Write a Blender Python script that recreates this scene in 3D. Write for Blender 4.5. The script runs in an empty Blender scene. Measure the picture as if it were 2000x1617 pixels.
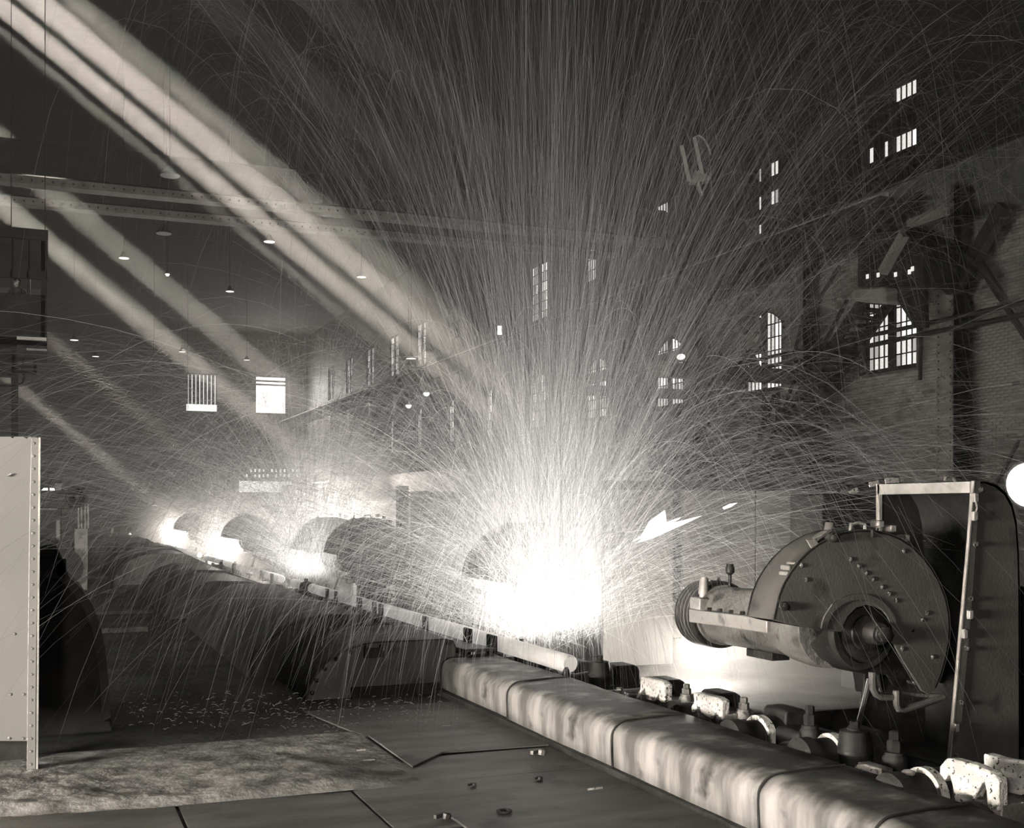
import bpy, bmesh, math, random
import numpy as np
from mathutils import Vector, Matrix
random.seed(7)
scene = bpy.context.scene
COL = scene.collection
V = Vector
# ---------------------------------------------------------------- camera, world, sun, exposure
F_PX, CX, HY, EYE = 2250.0, 1000.0, 996.0, 1.7
TAN = 910.0 / F_PX
TH = math.atan(TAN); CS, SN = math.cos(TH), math.sin(TH)
cd = bpy.data.cameras.new('camera'); cam = bpy.data.objects.new('camera', cd); COL.objects.link(cam)
cam.location = (0, 0, EYE); cam.rotation_euler = (math.pi/2, 0, -TH)
cd.sensor_fit = 'HORIZONTAL'; cd.sensor_width = 36; cd.lens = 36*F_PX/2000
cd.shift_y = (HY-808.5)/2000; cd.clip_end = 300
scene.camera = cam
scene.view_settings.view_transform = 'Standard'; scene.view_settings.look = 'None'
scene.view_settings.gamma = 1; scene.view_settings.use_curve_mapping = False
scene.view_settings.exposure = 0.0
scene.cycles.max_bounces = 3; scene.cycles.diffuse_bounces = 2; scene.cycles.glossy_bounces = 2
scene.cycles.transmission_bounces = 2; scene.cycles.volume_bounces = 0; scene.cycles.transparent_max_bounces = 6
scene.cycles.sample_clamp_indirect = 3.0
scene.cycles.adaptive_threshold = 0.01
WARM = (1.0, 0.945, 0.865)
w = bpy.data.worlds.new('world'); scene.world = w; w.use_nodes = True
w.node_tree.nodes['Background'].inputs[0].default_value = (0.9, 0.9, 0.9, 1)
w.node_tree.nodes['Background'].inputs[1].default_value = 0.6

SUN_DIR = V((CS*0.77, -SN*0.77, -0.64)).normalized()
def lamp(name, typ, loc, energy, size=0.1, aim=None, col=WARM, **kw):
    l = bpy.data.lights.new(name, typ); l.energy = energy; l.color = col
    if typ == 'AREA':
        l.shape = 'RECTANGLE'; l.size = kw['sx']; l.size_y = kw['sy']
        if 'spread' in kw: l.spread = kw['spread']
    elif typ == 'SUN': l.angle = kw.get('angle', 0.012)
    else: l.shadow_soft_size = size
    o = bpy.data.objects.new(name, l); COL.objects.link(o); o.location = loc
    if aim is not None: o.rotation_euler = (V(aim)).to_track_quat('-Z', 'Y').to_euler()
    return o
lamp('sun', 'SUN', (0, 0, 40), 560.0, aim=SUN_DIR, angle=0.012)
# area lamp added left of the camera for assumed daylight; no door is built
lamp('assumed_left_daylight', 'AREA', (-9.5, 3.6, 1.55), 3300, aim=(1, 0.12, 0.0), sx=3.2, sy=1.6)
lamp('camera_fill', 'AREA', (-1.3, -0.8, 2.5), 170, aim=(.36, 1, -.1), sx=.5, sy=.5)  # fill lamp added near the camera to brighten cover face and hood
# the cuts where the saws bite the hot pipe
lamp('cut_light', 'POINT', (5.0, 11.9, 0.85), 1500, size=0.3)
lamp('cut_light', 'POINT', (5.85, 9.7, 0.35), 190, size=0.3)  # lamp added to brighten the floor and low smoke; no saw cuts here
lamp('cut_light', 'POINT', (4.9, 21.5, 1.3), 1900, size=0.4)
lamp('cut_light', 'POINT', (4.6, 32.2, 0.9), 1300, size=0.4)
lamp('cut_light', 'POINT', (4.5, 44.5, 0.9), 1000, size=0.4)

# ---------------------------------------------------------------- pixel rays (planning aid: where a sight line meets a real plane)
def _uv(x, y): return (x-CX)/F_PX, (HY-y)/F_PX
def PD(x, y, d):
    u, v = _uv(x, y); return V((d*SN+u*d*CS, d*CS-u*d*SN, EYE+v*d))
def PX(x, y, X):
    u, v = _uv(x, y); return PD(x, y, X/CS/(u+TAN))
def PY(x, y, Y):
    u, v = _uv(x, y); X = Y*(SN+u*CS)/(CS-u*SN); return PD(x, y, X*SN+Y*CS)
def PZ(x, y, Z=0.0):
    u, v = _uv(x, y); return PD(x, y, (Z-EYE)/v)

# ---------------------------------------------------------------- materials
def tint(g): return (g, g*0.95, g*0.885, 1)
def mat(name, g1, g2=None, rough=0.6, metal=0.0, scale=(4, 4, 4), detail=5, bump=0.0, bscale=30, lo=0.35, hi=0.65, spots=None, spec=0.4):
    m = bpy.data.materials.new(name); m.use_nodes = True; nt = m.node_tree; N = nt.nodes; L = nt.links
    b = N['Principled BSDF']; b.inputs['Roughness'].default_value = rough; b.inputs['Metallic'].default_value = metal
    b.inputs['Specular IOR Level'].default_value = spec
    tc = N.new('ShaderNodeTexCoord')
    if g2 is None: b.inputs['Base Color'].default_value = tint(g1)
    else:
        mp = N.new('ShaderNodeMapping'); mp.inputs['Scale'].default_value = scale; L.new(tc.outputs['Object'], mp.inputs[0])
        nz = N.new('ShaderNodeTexNoise'); nz.inputs['Scale'].default_value = 1; nz.inputs['Detail'].default_value = detail
        L.new(mp.outputs[0], nz.inputs['Vector'])
        r = N.new('ShaderNodeValToRGB'); r.color_ramp.elements[0].position = lo; r.color_ramp.elements[1].position = hi
        r.color_ramp.elements[0].color = tint(g1); r.color_ramp.elements[1].color = tint(g2); L.new(nz.outputs[0], r.inputs[0])
        out = r.outputs[0]
        if spots:
            sg, sscale, slo, shi = spots
            n2 = N.new('ShaderNodeTexNoise'); n2.inputs['Scale'].default_value = sscale; n2.inputs['Detail'].default_value = 3
            L.new(tc.outputs['Object'], n2.inputs['Vector'])
            r2 = N.new('ShaderNodeValToRGB'); r2.color_ramp.elements[0].position = slo; r2.color_ramp.elements[1].position = shi
            L.new(n2.outputs[0], r2.inputs[0])
            mx = N.new('ShaderNodeMix'); mx.data_type = 'RGBA'; L.new(r2.outputs[0], mx.inputs[0]); L.new(out, mx.inputs[6])
            mx.inputs[7].default_value = tint(sg); out = mx.outputs[2]
        L.new(out, b.inputs['Base Color'])
    if bump:
        nb = N.new('ShaderNodeTexNoise'); nb.inputs['Scale'].default_value = bscale; nb.inputs['Detail'].default_value = 4
        L.new(tc.outputs['Object'], nb.inputs['Vector'])
        bp = N.new('ShaderNodeBump'); bp.inputs['Strength'].default_value = bump; bp.inputs['Distance'].default_value = 0.02
        L.new(nb.outputs[0], bp.inputs['Height']); L.new(bp.outputs[0], b.inputs['Normal'])
    return m
def emit(name, s, col=(1, 0.955, 0.9), sample='NONE', attr=None):
    m = bpy.data.materials.new(name); m.use_nodes = True; nt = m.node_tree; N = nt.nodes; L = nt.links
    N.remove(N['Principled BSDF']); e = N.new('ShaderNodeEmission'); e.inputs[0].default_value = (*col, 1); e.inputs[1].default_value = s
    L.new(e.outputs[0], N['Material Output'].inputs[0])
    if attr:
        a = N.new('ShaderNodeAttribute'); a.attribute_name = attr
        k = N.new('ShaderNodeMath'); k.operation = 'MULTIPLY'; k.inputs[1].default_value = s
        L.new(a.outputs['Fac'], k.inputs[0]); L.new(k.outputs[0], e.inputs[1])
    try: m.cycles.emission_sampling = sample
    except Exception: pass
    return m
MT = {}
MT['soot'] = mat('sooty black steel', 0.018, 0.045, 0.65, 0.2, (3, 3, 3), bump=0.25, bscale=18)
MT['dark'] = mat('dark oily steel', 0.035, 0.085, 0.5, 0.4, (3, 3, 5), bump=0.3, bscale=22, spots=(0.02, 7, 0.55, 0.7))
MT['hood'] = mat('grey painted plate', 0.13, 0.19, 0.55, 0.2, (2.5, 2.5, 2.5), bump=0.12, bscale=60, spots=(0.05, 3.5, 0.6, 0.75))
MT['cast'] = mat('worn grey casting', 0.20, 0.34, 0.5, 0.3, (4, 3, 6), bump=0.4, bscale=40, spots=(0.06, 6, 0.57, 0.7))
MT['bright'] = mat('bare bright steel', 0.45, 0.7, 0.38, 0.3, (6, 6, 6), bump=0.15, bscale=50)
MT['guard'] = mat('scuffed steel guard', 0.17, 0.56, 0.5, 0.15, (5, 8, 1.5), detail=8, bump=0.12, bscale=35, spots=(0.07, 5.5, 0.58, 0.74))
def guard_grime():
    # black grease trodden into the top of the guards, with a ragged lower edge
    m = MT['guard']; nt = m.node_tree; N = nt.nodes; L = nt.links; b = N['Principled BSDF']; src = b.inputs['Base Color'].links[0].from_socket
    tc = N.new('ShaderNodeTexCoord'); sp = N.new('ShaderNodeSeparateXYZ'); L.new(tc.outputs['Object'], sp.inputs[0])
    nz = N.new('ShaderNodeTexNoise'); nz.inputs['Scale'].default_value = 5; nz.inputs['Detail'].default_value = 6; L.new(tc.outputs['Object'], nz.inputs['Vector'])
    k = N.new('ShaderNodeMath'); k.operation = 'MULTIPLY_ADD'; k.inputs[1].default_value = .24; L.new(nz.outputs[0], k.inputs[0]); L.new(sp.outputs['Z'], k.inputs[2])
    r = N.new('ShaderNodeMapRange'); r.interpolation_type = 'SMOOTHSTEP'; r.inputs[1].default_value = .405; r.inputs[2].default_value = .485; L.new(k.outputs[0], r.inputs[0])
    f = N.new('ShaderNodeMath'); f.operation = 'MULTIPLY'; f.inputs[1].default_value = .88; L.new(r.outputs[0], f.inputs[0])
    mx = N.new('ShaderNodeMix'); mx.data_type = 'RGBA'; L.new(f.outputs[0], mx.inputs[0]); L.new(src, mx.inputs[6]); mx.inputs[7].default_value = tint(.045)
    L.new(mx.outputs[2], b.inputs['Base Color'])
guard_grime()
MT['white'] = mat('pale painted sheet', 0.25, 0.31, 0.5, 0.0, (1, 1, 1), bump=0.03, bscale=12, spots=(0.17, 2.2, 0.66, 0.8))
MT['pale'] = mat('pale greased flange', 0.42, 0.62, 0.4, 0.2, (5, 1.5, 5), bump=0.15, bscale=40, spots=(0.1, 5, 0.6, 0.72))
MT['scale'] = mat('chalky scale coated iron', 0.55, 0.85, 0.8, 0.0, (9, 9, 9), bump=0.6, bscale=45, spots=(0.05, 42, 0.6, 0.66))
MT['brick'] = mat('grey brick', 0.24, 0.42, 0.85, 0.0, (3, 2, 9), detail=6, bump=0.3, bscale=50, spots=(0.08, 1.1, 0.6, 0.8))
MT['mortar'] = mat('sooty mortar', 0.12, 0.2, 0.95, 0.0, (4, 4, 4), bump=0.3, bscale=30)
MT['soil'] = mat('trodden scale covered ground', 0.035, 0.12, 0.75, 0.0, (1.3, 1.3, 1.3), detail=8, bump=0.5, bscale=9, spots=(0.02, 0.9, 0.5, 0.7))
MT['dirt'] = mat('pale caked dirt', 0.16, 0.42, 0.9, 0.0, (6, 6, 6), detail=7, bump=0.8, bscale=16)
MT['plate'] = mat('worn floor plate', 0.12, 0.23, 0.5, 0.3, (1.2, 4, 3), detail=7, bump=0.12, bscale=25, spots=(0.05, 2.5, 0.56, 0.75))
MT['roof'] = mat('black roof boards', 0.015, 0.03, 0.9)
MT['beam'] = mat('riveted girder paint', 0.22, 0.34, 0.6, 0.1, (1, 1, 1), bump=0.2, bscale=12)
MT['sheet'] = mat('corrugated screen sheet', 0.16, 0.28, 0.6, 0.1, (1.5, 1.5, 1.0), bump=0.15, bscale=9)
MT['skin'] = mat('skin', 0.3); MT['cloth'] = mat('dark work clothes', 0.05, 0.08); MT['hair'] = mat('dark hair', 0.02)
MT['lamp'] = emit('lamp glass glowing', 1.6); MT['lampdim'] = emit('lamp glass faint', 0.12)
MT['lit1'] = emit('daylit pane', 0.95); MT['lit2'] = emit('bright daylit pane', 2.4); MT['lit3'] = emit('grimy daylit pane', 0.5)
MT['sky'] = emit('open daylight', 2.2)
MT['blackglass'] = mat('blacked out glass', 0.02, None, 0.25)  # black panes stand in for daylight hidden behind crane gear
MT['dusk'] = emit('dusty cab glass', 0.035)
MT['spark'] = emit('incandescent sparks', 0.8, attr='spark_glow')
MT['hot'] = emit('white hot metal', 3.0)
def hot_skin():
    m = bpy.data.materials.new('red hot scaled pipe'); m.use_nodes = True; b = m.node_tree.nodes['Principled BSDF']
    b.inputs['Base Color'].default_value = tint(.6); b.inputs['Roughness'].default_value = .45; b.inputs['Emission Color'].default_value = (1, .955, .9, 1)
    N = m.node_tree.nodes; L = m.node_tree.links; tc = N.new('ShaderNodeTexCoord'); nz = N.new('ShaderNodeTexNoise'); nz.inputs['Scale'].default_value = 1.3
    L.new(tc.outputs['Object'], nz.inputs['Vector']); mr = N.new('ShaderNodeMapRange'); mr.inputs[1].default_value = .35; mr.inputs[2].default_value = .65
    mr.inputs[3].default_value = .16; mr.inputs[4].default_value = .34; L.new(nz.outputs[0], mr.inputs[0]); L.new(mr.outputs[0], b.inputs['Emission Strength'])
    m.cycles.emission_sampling = 'NONE'; MT['pipe'] = m
hot_skin()

# ---------------------------------------------------------------- mesh helpers
LOC = {}
def basis(axis):
    a = V(axis).normalized(); t = V((0, 0, 1)) if abs(a.z) < 0.9 else V((1, 0, 0))
    b = a.cross(t).normalized(); return a, b, a.cross(b).normalized()
class MB:
    def __init__(s): s.v = []; s.f = []
    def _add(s, vs, fs):
        k = len(s.v); s.v += [tuple(p) for p in vs]; s.f += [tuple(i+k for i in f) for f in fs]; return s
    def box(s, x0, x1, y0, y1, z0, z1):
        p = [(x, y, z) for z in (z0, z1) for y in (y0, y1) for x in (x0, x1)]
        return s._add(p, [(0, 2, 3, 1), (4, 5, 7, 6), (0, 1, 5, 4), (2, 6, 7, 3), (0, 4, 6, 2), (1, 3, 7, 5)])
    def cbox(s, c, size): return s.box(c[0]-size[0]/2, c[0]+size[0]/2, c[1]-size[1]/2, c[1]+size[1]/2, c[2]-size[2]/2, c[2]+size[2]/2)
    def bar(s, a, b, wd, h, up=(0, 0, 1)):
        a = V(a); b = V(b); d = (b-a).normalized(); side = d.cross(V(up))
        if side.length < 1e-4: side = d.cross(V((1, 0, 0)))
        side.normalize(); u = side.cross(d).normalized()
        p = [q+side*(i*wd/2)+u*(j*h/2) for q in (a, b) for j in (-1, 1) for i in (-1, 1)]
        return s._add(p, [(0, 2, 3, 1), (4, 5, 7, 6), (0, 1, 5, 4), (2, 6, 7, 3), (0, 4, 6, 2), (1, 3, 7, 5)])
    def prism(s, pts, ext):
        pts = [V(p) for p in pts]; e = V(ext); n = len(pts)
        return s._add(pts+[p+e for p in pts], [tuple(range(n)), tuple(range(2*n-1, n-1, -1))]+[(i, i+n, (i+1) % n+n, (i+1) % n) for i in range(n)])
    def strip(s, path, off, ext, closed=False):
        """sheet of thickness off (vectors per point) following path, extruded by ext"""
        n = len(path); P = [V(p) for p in path]; Q = [P[i]+V(off[i]) for i in range(n)]; e = V(ext)
        vs = P+Q+[p+e for p in P]+[q+e for q in Q]; fs = []
        for i in range(n-1):
            j = i+1
            fs += [(i, j, n+j, n+i), (2*n+i, 3*n+i, 3*n+j, 2*n+j), (i, 2*n+i, 2*n+j, j), (n+i, n+j, 3*n+j, 3*n+i)]
        fs += [(0, n, 3*n, 2*n), (n-1, 3*n-1, 4*n-1, 2*n-1)]
        return s._add(vs, fs)
    def tube(s, path, r, n=8, cap=True):
        P = [V(p) for p in path]; m = len(P); rs = r if isinstance(r, (list, tuple)) else [r]*m; vs = []
        d0 = (P[1]-P[0]).normalized(); a, b, c = basis(d0)
        for i, p in enumerate(P):
            d = (P[min(i+1, m-1)]-P[max(i-1, 0)]).normalized()
            b = (b-d*b.dot(d)).normalized(); c = d.cross(b)
            vs += [p+(b*math.cos(2*math.pi*k/n)+c*math.sin(2*math.pi*k/n))*rs[i] for k in range(n)]
        fs = [(i*n+k, i*n+(k+1) % n, (i+1)*n+(k+1) % n, (i+1)*n+k) for i in range(m-1) for k in range(n)]
        if cap: fs += [tuple(range(n-1, -1, -1)), tuple((m-1)*n+k for k in range(n))]
        return s._add(vs, fs)
    def lathe(s, prof, o, axis, n=24):
        """prof [(radius, distance along axis)]"""
        a, b, c = basis(axis); o = V(o); m = len(prof); vs = []
        for r, t in prof: vs += [o+a*t+(b*math.cos(2*math.pi*k/n)+c*math.sin(2*math.pi*k/n))*max(r, 1e-4) for k in range(n)]
        fs = [(i*n+k, i*n+(k+1) % n, (i+1)*n+(k+1) % n, (i+1)*n+k) for i in range(m-1) for k in range(n)]
        fs += [tuple(range(n-1, -1, -1)), tuple((m-1)*n+k for k in range(n))]
        return s._add(vs, fs)
    def cyl(s, p0, p1, r, n=16):
        p0 = V(p0); p1 = V(p1); return s.lathe([(r, 0), (r, (p1-p0).length)], p0, p1-p0, n)
    def ball(s, c, r, n=10, sq=(1, 1, 1)):
        c = V(c); m = max(5, n//2+1); vs = []
        for i in range(m+1):
            ph = math.pi*i/m; rr = max(math.sin(ph), 1e-3)
            vs += [c+V((rr*math.cos(2*math.pi*k/n)*r*sq[0], rr*math.sin(2*math.pi*k/n)*r*sq[1], math.cos(ph)*r*sq[2])) for k in range(n)]
        fs = [(i*n+k, i*n+(k+1) % n, (i+1)*n+(k+1) % n, (i+1)*n+k) for i in range(m) for k in range(n)]
        return s._add(vs, fs)
    def build(s, name, m, parent=None, smooth=35, bevel=0, fix=True):
        me = bpy.data.meshes.new(name); o0 = LOC.get(parent.name, V((0, 0, 0))) if parent else V((0, 0, 0))
        me.from_pydata([(p[0]-o0.x, p[1]-o0.y, p[2]-o0.z) for p in s.v], [], s.f)
        if fix:
            bm = bmesh.new(); bm.from_mesh(me); bmesh.ops.recalc_face_normals(bm, faces=bm.faces); bm.to_mesh(me); bm.free()
        me.materials.append(MT[m] if isinstance(m, str) else m)
        if smooth:
            me.polygons.foreach_set('use_smooth', [True]*len(me.polygons)); me.set_sharp_from_angle(angle=math.radians(smooth))
        o = bpy.data.objects.new(name, me); COL.objects.link(o)
        if parent: o.parent = parent; LOC[o.name] = o0
        if bevel:
            b = o.modifiers.new('bevel', 'BEVEL'); b.width = bevel; b.segments = 2; b.limit_method = 'ANGLE'; b.angle_limit = math.radians(40)
        return o
def thing(name, label, cat, loc=(0, 0, 0), group=None):
    o = bpy.data.objects.new(name, None); COL.objects.link(o); o.location = loc; o.empty_display_size = 0.2
    tag(o, label, cat, group); LOC[o.name] = V(loc); return o
def tag(o, label=None, cat=None, group=None, kind=None):
    if label: o['label'] = label
    if cat: o['category'] = cat
    if group: o['group'] = group
    if kind: o['kind'] = kind
    return o
def copy_tree(o, parent=None, shift=V((0, 0, 0))):
    c = o.copy(); COL.objects.link(c); c.parent = parent
    if parent is None: c.location = o.location+shift
    LOC[c.name] = V(c.location) if parent is None else LOC[parent.name]
    for ch in o.children: copy_tree(ch, c)
    return c
def inst(src, name, parent, delta):
    """another small piece sharing src's mesh, moved by delta"""
    c = bpy.data.objects.new(name, src.data); COL.objects.link(c); c.parent = parent; c.location = src.location+V(delta)
    for md in src.modifiers:
        if md.type == 'BEVEL':
            b = c.modifiers.new('bevel', 'BEVEL'); b.width = md.width; b.segments = md.segments; b.limit_method = 'ANGLE'
    return c
def nut(mb, c, r, h, up=(0, 0, 1)): return mb.lathe([(r*0.9, 0), (r, h*0.12), (r, h*0.85), (r*0.82, h)], c, up, 6)
def boltstack(mb, c, r, h):
    """washer, hex nut and the stud end standing on c"""
    c = V(c); mb.lathe([(r*1.35, 0), (r*1.35, h*0.13)], c, (0, 0, 1), 14); nut(mb, c+V((0, 0, h*0.13)), r, h*0.5); nut(mb, c+V((0, 0, h*0.63)), r*0.72, h*0.37)
    return mb

# ================================================================= THE SETTING
XW, YF, ZR = 20.0, 95.0, 16.0
fl = tag(MB().box(-20, 20.5, -6, YF+0.5, -0.3, 0).build('floor', 'soil', smooth=0), kind='structure')
# ---- roof with open slots, assumed from the sunbeams, that let the sun in
slots = []
def slot(px, py, D, wx, ly):
    p = PD(px, py, D); t = (ZR-p.z)/0.64*1.0
    d = V((CS*0.77, -SN*0.77, -0.64)); c = p-d*t
    slots.append((c.x-wx/2, c.x+wx/2, c.y-ly/2, c.y+ly/2))
for a in [(118, 72, 24, 2.45, 2.0),
          (455, 45, 24, .42, 1.8), (655, 30, 24, .5, 1.8), (10, 300, 29, 1.1, 1.6), (20, 420, 29, .9, 1.6),
          (240, 792, 22, .28, 2.2), (95, 815, 22, .34, 1.8)]: slot(*a)
def roof():
    mb = MB(); ys = sorted({-6.0, YF} | {s[2] for s in slots} | {s[3] for s in slots})
    for y0, y1 in zip(ys, ys[1:]):
        holes = sorted((s[0], s[1]) for s in slots if s[2] < (y0+y1)/2 < s[3]); x = -20.0
        for h0, h1 in holes:
            if h0 > x: mb.box(x, h0, y0, y1, ZR, ZR+0.2)
            x = max(x, h1)
        mb.box(x, 20.5, y0, y1, ZR, ZR+0.2)
    return tag(mb.build('ceiling', 'roof', smooth=0), kind='structure')
roof()
# unseen diagonal bars added across the widest opening to stripe its sunbeam
def sunbeam_bars():
    for px, py, wd in ((52, 84, .16), (128, 82, .13), (92, 60, .07), (190, 62, .06)):
        p = PD(px, py, 24); t = (ZR-p.z)/0.64; c = p-V((CS*0.77, -SN*0.77, -0.64))*t; f = V((SN, CS, 0))
        tag(MB().bar(c-f*1.7, c+f*1.7, wd, .06).build('sunbeam_bar_%d' % (1+px % 7), 'roof', None, smooth=0), kind='structure')
sunbeam_bars()
def beam_dimmers():  # unseen grey panes added over two slots to weaken their sunbeams
    m = bpy.data.materials.new('sunbeam dimming pane'); m.use_nodes = True; nt = m.node_tree; N = nt.nodes
    t = N.new('ShaderNodeBsdfTransparent'); t.inputs[0].default_value = (.2, .2, .2, 1); nt.links.new(t.outputs[0], N['Material Output'].inputs[0]); MT['beamdim'] = m
    for i in (1, 2):
        a = slots[i]; tag(MB()._add([(a[0]-.05, a[2]-.05, ZR+.21), (a[1]+.05, a[2]-.05, ZR+.21), (a[1]+.05, a[3]+.05, ZR+.21), (a[0]-.05, a[3]+.05, ZR+.21)], [(0, 1, 2, 3)]).build('window_%d' % (100+i), 'beamdim', None, smooth=0), kind='structure')
beam_dimmers()
tag(MB().box(-20.4, -20, -6, YF, 0, ZR).build('wall_left', 'roof', smooth=0), kind='structure')
tag(MB().box(-20.4, 20.5, -6.4, -6, 0, ZR).build('wall_back', 'roof', smooth=0), kind='structure')

# ---- right wall: brick, with two rows of steel sash windows
WY = [23.7+5.66*k for k in range(-3, 12)]
WW = 0.98                      # half width of an opening
LZ0, LZ1, LARC = 5.26, 7.25, 0.45
UZ0, UZ1 = 9.95, 12.5
def wall_right():
    mb = MB(); ub = MB(); y = -6.0
    for yc in WY:
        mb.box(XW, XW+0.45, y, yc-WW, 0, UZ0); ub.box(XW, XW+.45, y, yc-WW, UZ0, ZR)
        for z0, z1 in ((0, LZ0), (LZ1+LARC, UZ0)): mb.box(XW, XW+0.45, yc-WW, yc+WW, z0, z1)
        ub.box(XW, XW+.45, yc-WW, yc+WW, UZ1, ZR)
        pts = [(XW, yc-WW+2*WW*i/10, LZ1+LARC*(1-((i-5)/5)**2)) for i in range(11)]
        for i in range(10):
            a, b = pts[i], pts[i+1]; t = LZ1+LARC+0.01
            mb.prism([a, b, (XW, b[1], t), (XW, a[1], t)], (0.45, 0, 0))
        y = yc+WW
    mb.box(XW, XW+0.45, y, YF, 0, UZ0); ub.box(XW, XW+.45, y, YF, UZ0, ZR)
    o = mb.build('wall_right', 'mortar', smooth=0); tag(o, kind='structure'); ub.build('dark_upper_wall', 'soot', o, smooth=0); return o  # upper wall set darker than the brick below
    return tag(mb.build('wall_right', 'mortar', smooth=0), kind='structure')
wr = wall_right()
def brick_mesh():
    return MB().box(-0.02, 0.018, -0.108, 0.108, -0.033, 0.033)
def bricks():
    rnd = random.Random(3); spots = []
    zs = np.arange(1.9, 8.4, 0.077)
    for i, z in enumerate(zs):
        y = 18.4+(0.115 if i % 2 else 0)
        while y < 40:
            k = min(WY, key=lambda q: abs(q-y)); d = abs(k-y)
            arch = LZ1+LARC*(1-min(1, d/WW)**2)
            if not (d < WW+0.11 and LZ0-0.05 < z < arch+0.05): spots.append((y, z))
            y += 0.228
    # the 300 that show largest: the lit wall at the nearest end
    near = sorted((s for s in spots if 19.6 < s[0] < 22.4 and 3.6 < s[1] < 6.0), key=lambda s: s[0])[:300]; ns = set(near)
    base = brick_mesh(); variants = []
    for j in range(4):
        o = None
    first = None
    for (y, z) in near:
        j = rnd.uniform(-0.004, 0.006)
        if first is None:
            first = base.build('brick', 'brick', None, smooth=0, bevel=0); first.parent = wr; first.location = (XW+j, y, z)
        else:
            c = bpy.data.objects.new('brick', first.data); COL.objects.link(c); c.parent = wr; c.location = (XW+j, y, z)
    mb = MB()
    for (y, z) in spots:
        if (y, z) in ns: continue
        j = rnd.uniform(-0.006, 0.008)
        if rnd.random() < 0.012: continue                       # a missing brick
        x0 = XW-0.02+j; p = [(x0, y+a, z+b) for b in (-.033, .033) for a in (-.108, .108)]; q = [(XW+.02, b, c) for (_, b, c) in p]
        mb._add(p+q, [(0, 2, 3, 1), (0, 1, 5, 4), (2, 6, 7, 3), (0, 4, 6, 2), (1, 3, 7, 5)])
    o = mb.build('brickwork', 'brick', wr, smooth=0, fix=False); tag(o, kind='stuff')
bricks()

def window(n, yc, z0, z1, arc, lit, single):
    """steel sash: frame, central mullion, glazing bars, panes"""
    root = tag(bpy.data.objects.new('window_%d' % n, None), kind='structure'); COL.objects.link(root)
    root.location = (XW+0.12, yc, z0); LOC[root.name] = V(root.location)
    X = XW+0.12; arch = lambda d: z1+arc*(1-min(1, abs(d)/WW)**2)
    mb = MB(); mb.box(X-.06, X+.06, yc-WW, yc-WW+.07, z0, z1).box(X-.06, X+.06, yc+WW-.07, yc+WW, z0, z1).box(X-.16, X+.1, yc-WW, yc+WW, z0-.02, z0+.08)
    for i in range(10):
        a, b = -WW+2*WW*i/10, -WW+2*WW*(i+1)/10; mb.bar((X, yc+a, arch(a)-.03), (X, yc+b, arch(b)-.03), .1, .07)
    mb.build('window_frame', 'soot', root, smooth=0)
    MB().box(X-.07, X+.07, yc-.12, yc+.12, z0, arch(0)).build('mullion', 'soot', root, smooth=0)
    rows = max(4, round((z1-z0)/0.4)); rh = (z1-z0)/rows; cols = 4; cw = (WW-.19)/cols; bars = MB(); sheets = {}
    for hside in (-1, 1):
        ya = yc+(-WW+.07 if hside < 0 else .12)
        for c in range(cols+1): bars.box(X-.03, X+.03, ya+c*cw-.014, ya+c*cw+.014, z0, arch(ya+c*cw-yc)-.02)
        for r in range(rows+1): bars.box(X-.03, X+.03, ya, ya+cols*cw, z0+r*rh-.016, z0+r*rh+.016)
        for r in range(rows+(1 if arc else 0)):
            for c in range(cols):
                y0 = ya+c*cw; y1 = y0+cw; b = z0+r*rh
                t0, t1 = (b+rh, b+rh) if r < rows else (max(b+.02, arch(y0-yc)-.03), max(b+.02, arch(y1-yc)-.03))
                m = lit(hside, c, r, rows)
                pb = MB().prism([(X, y0, b), (X, y1, b), (X, y1, t1), (X, y0, t0)], (0.008, 0, 0))
                if single: pb.build('pane', m, root, smooth=0)
                else: sheets.setdefault((hside, m), MB())._add(pb.v, pb.f)
    bars.build('glazing_bars', 'soot', root, smooth=0)
    for (h, m), s in sheets.items(): s.build('panes', m, root, smooth=0)
wrnd = random.Random(11)
def lit_all(h, c, r, n):
    q = wrnd.random(); return 'lit2' if q < .22 else 'lit1' if q < .86 else 'lit3'
def lit_set(fn): return lambda h, c, r, n: lit_all(h, c, r, n) if fn(h, c, r, n) else 'blackglass'
n = 0
for k, yc in enumerate(WY):
    kk = k-3; n += 1
    def f_low(h, c, r, nn, kk=kk):
        if kk == 0 and h > 0 and False: return False
        if kk == 1 and h > 0 and r in (3, 4) and c < 3: return False
        return True
    window(n, yc, LZ0, LZ1, LARC, lit_set(f_low), kk in (0, 1, 2))
for k, yc in enumerate(WY):
    kk = k-3; n += 1
    if kk == 0: f = lambda h, c, r, nn: (h < 0 and r == nn-1) or (r == nn-4 and (h < 0 or c in (0, 3)))
    elif kk == 1: f = lambda h, c, r, nn: (h > 0 and c == 0 and r in (0, 2, 4)) or (h < 0 and c in (1, 2) and r in (2, 4))
    elif kk == 2: f = lambda h, c, r, nn: r == nn-1 and h > 0
    elif kk == 3: f = lambda h, c, r, nn: h > 0 and r >= 2
    elif kk < 0: f = lambda h, c, r, nn: False
    elif kk in (5, 6): f = lambda h, c, r, nn: False
    else: f = lambda h, c, r, nn: True
    window(n, yc, UZ0, UZ1, 0.0, lit_set(f), False)

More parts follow.
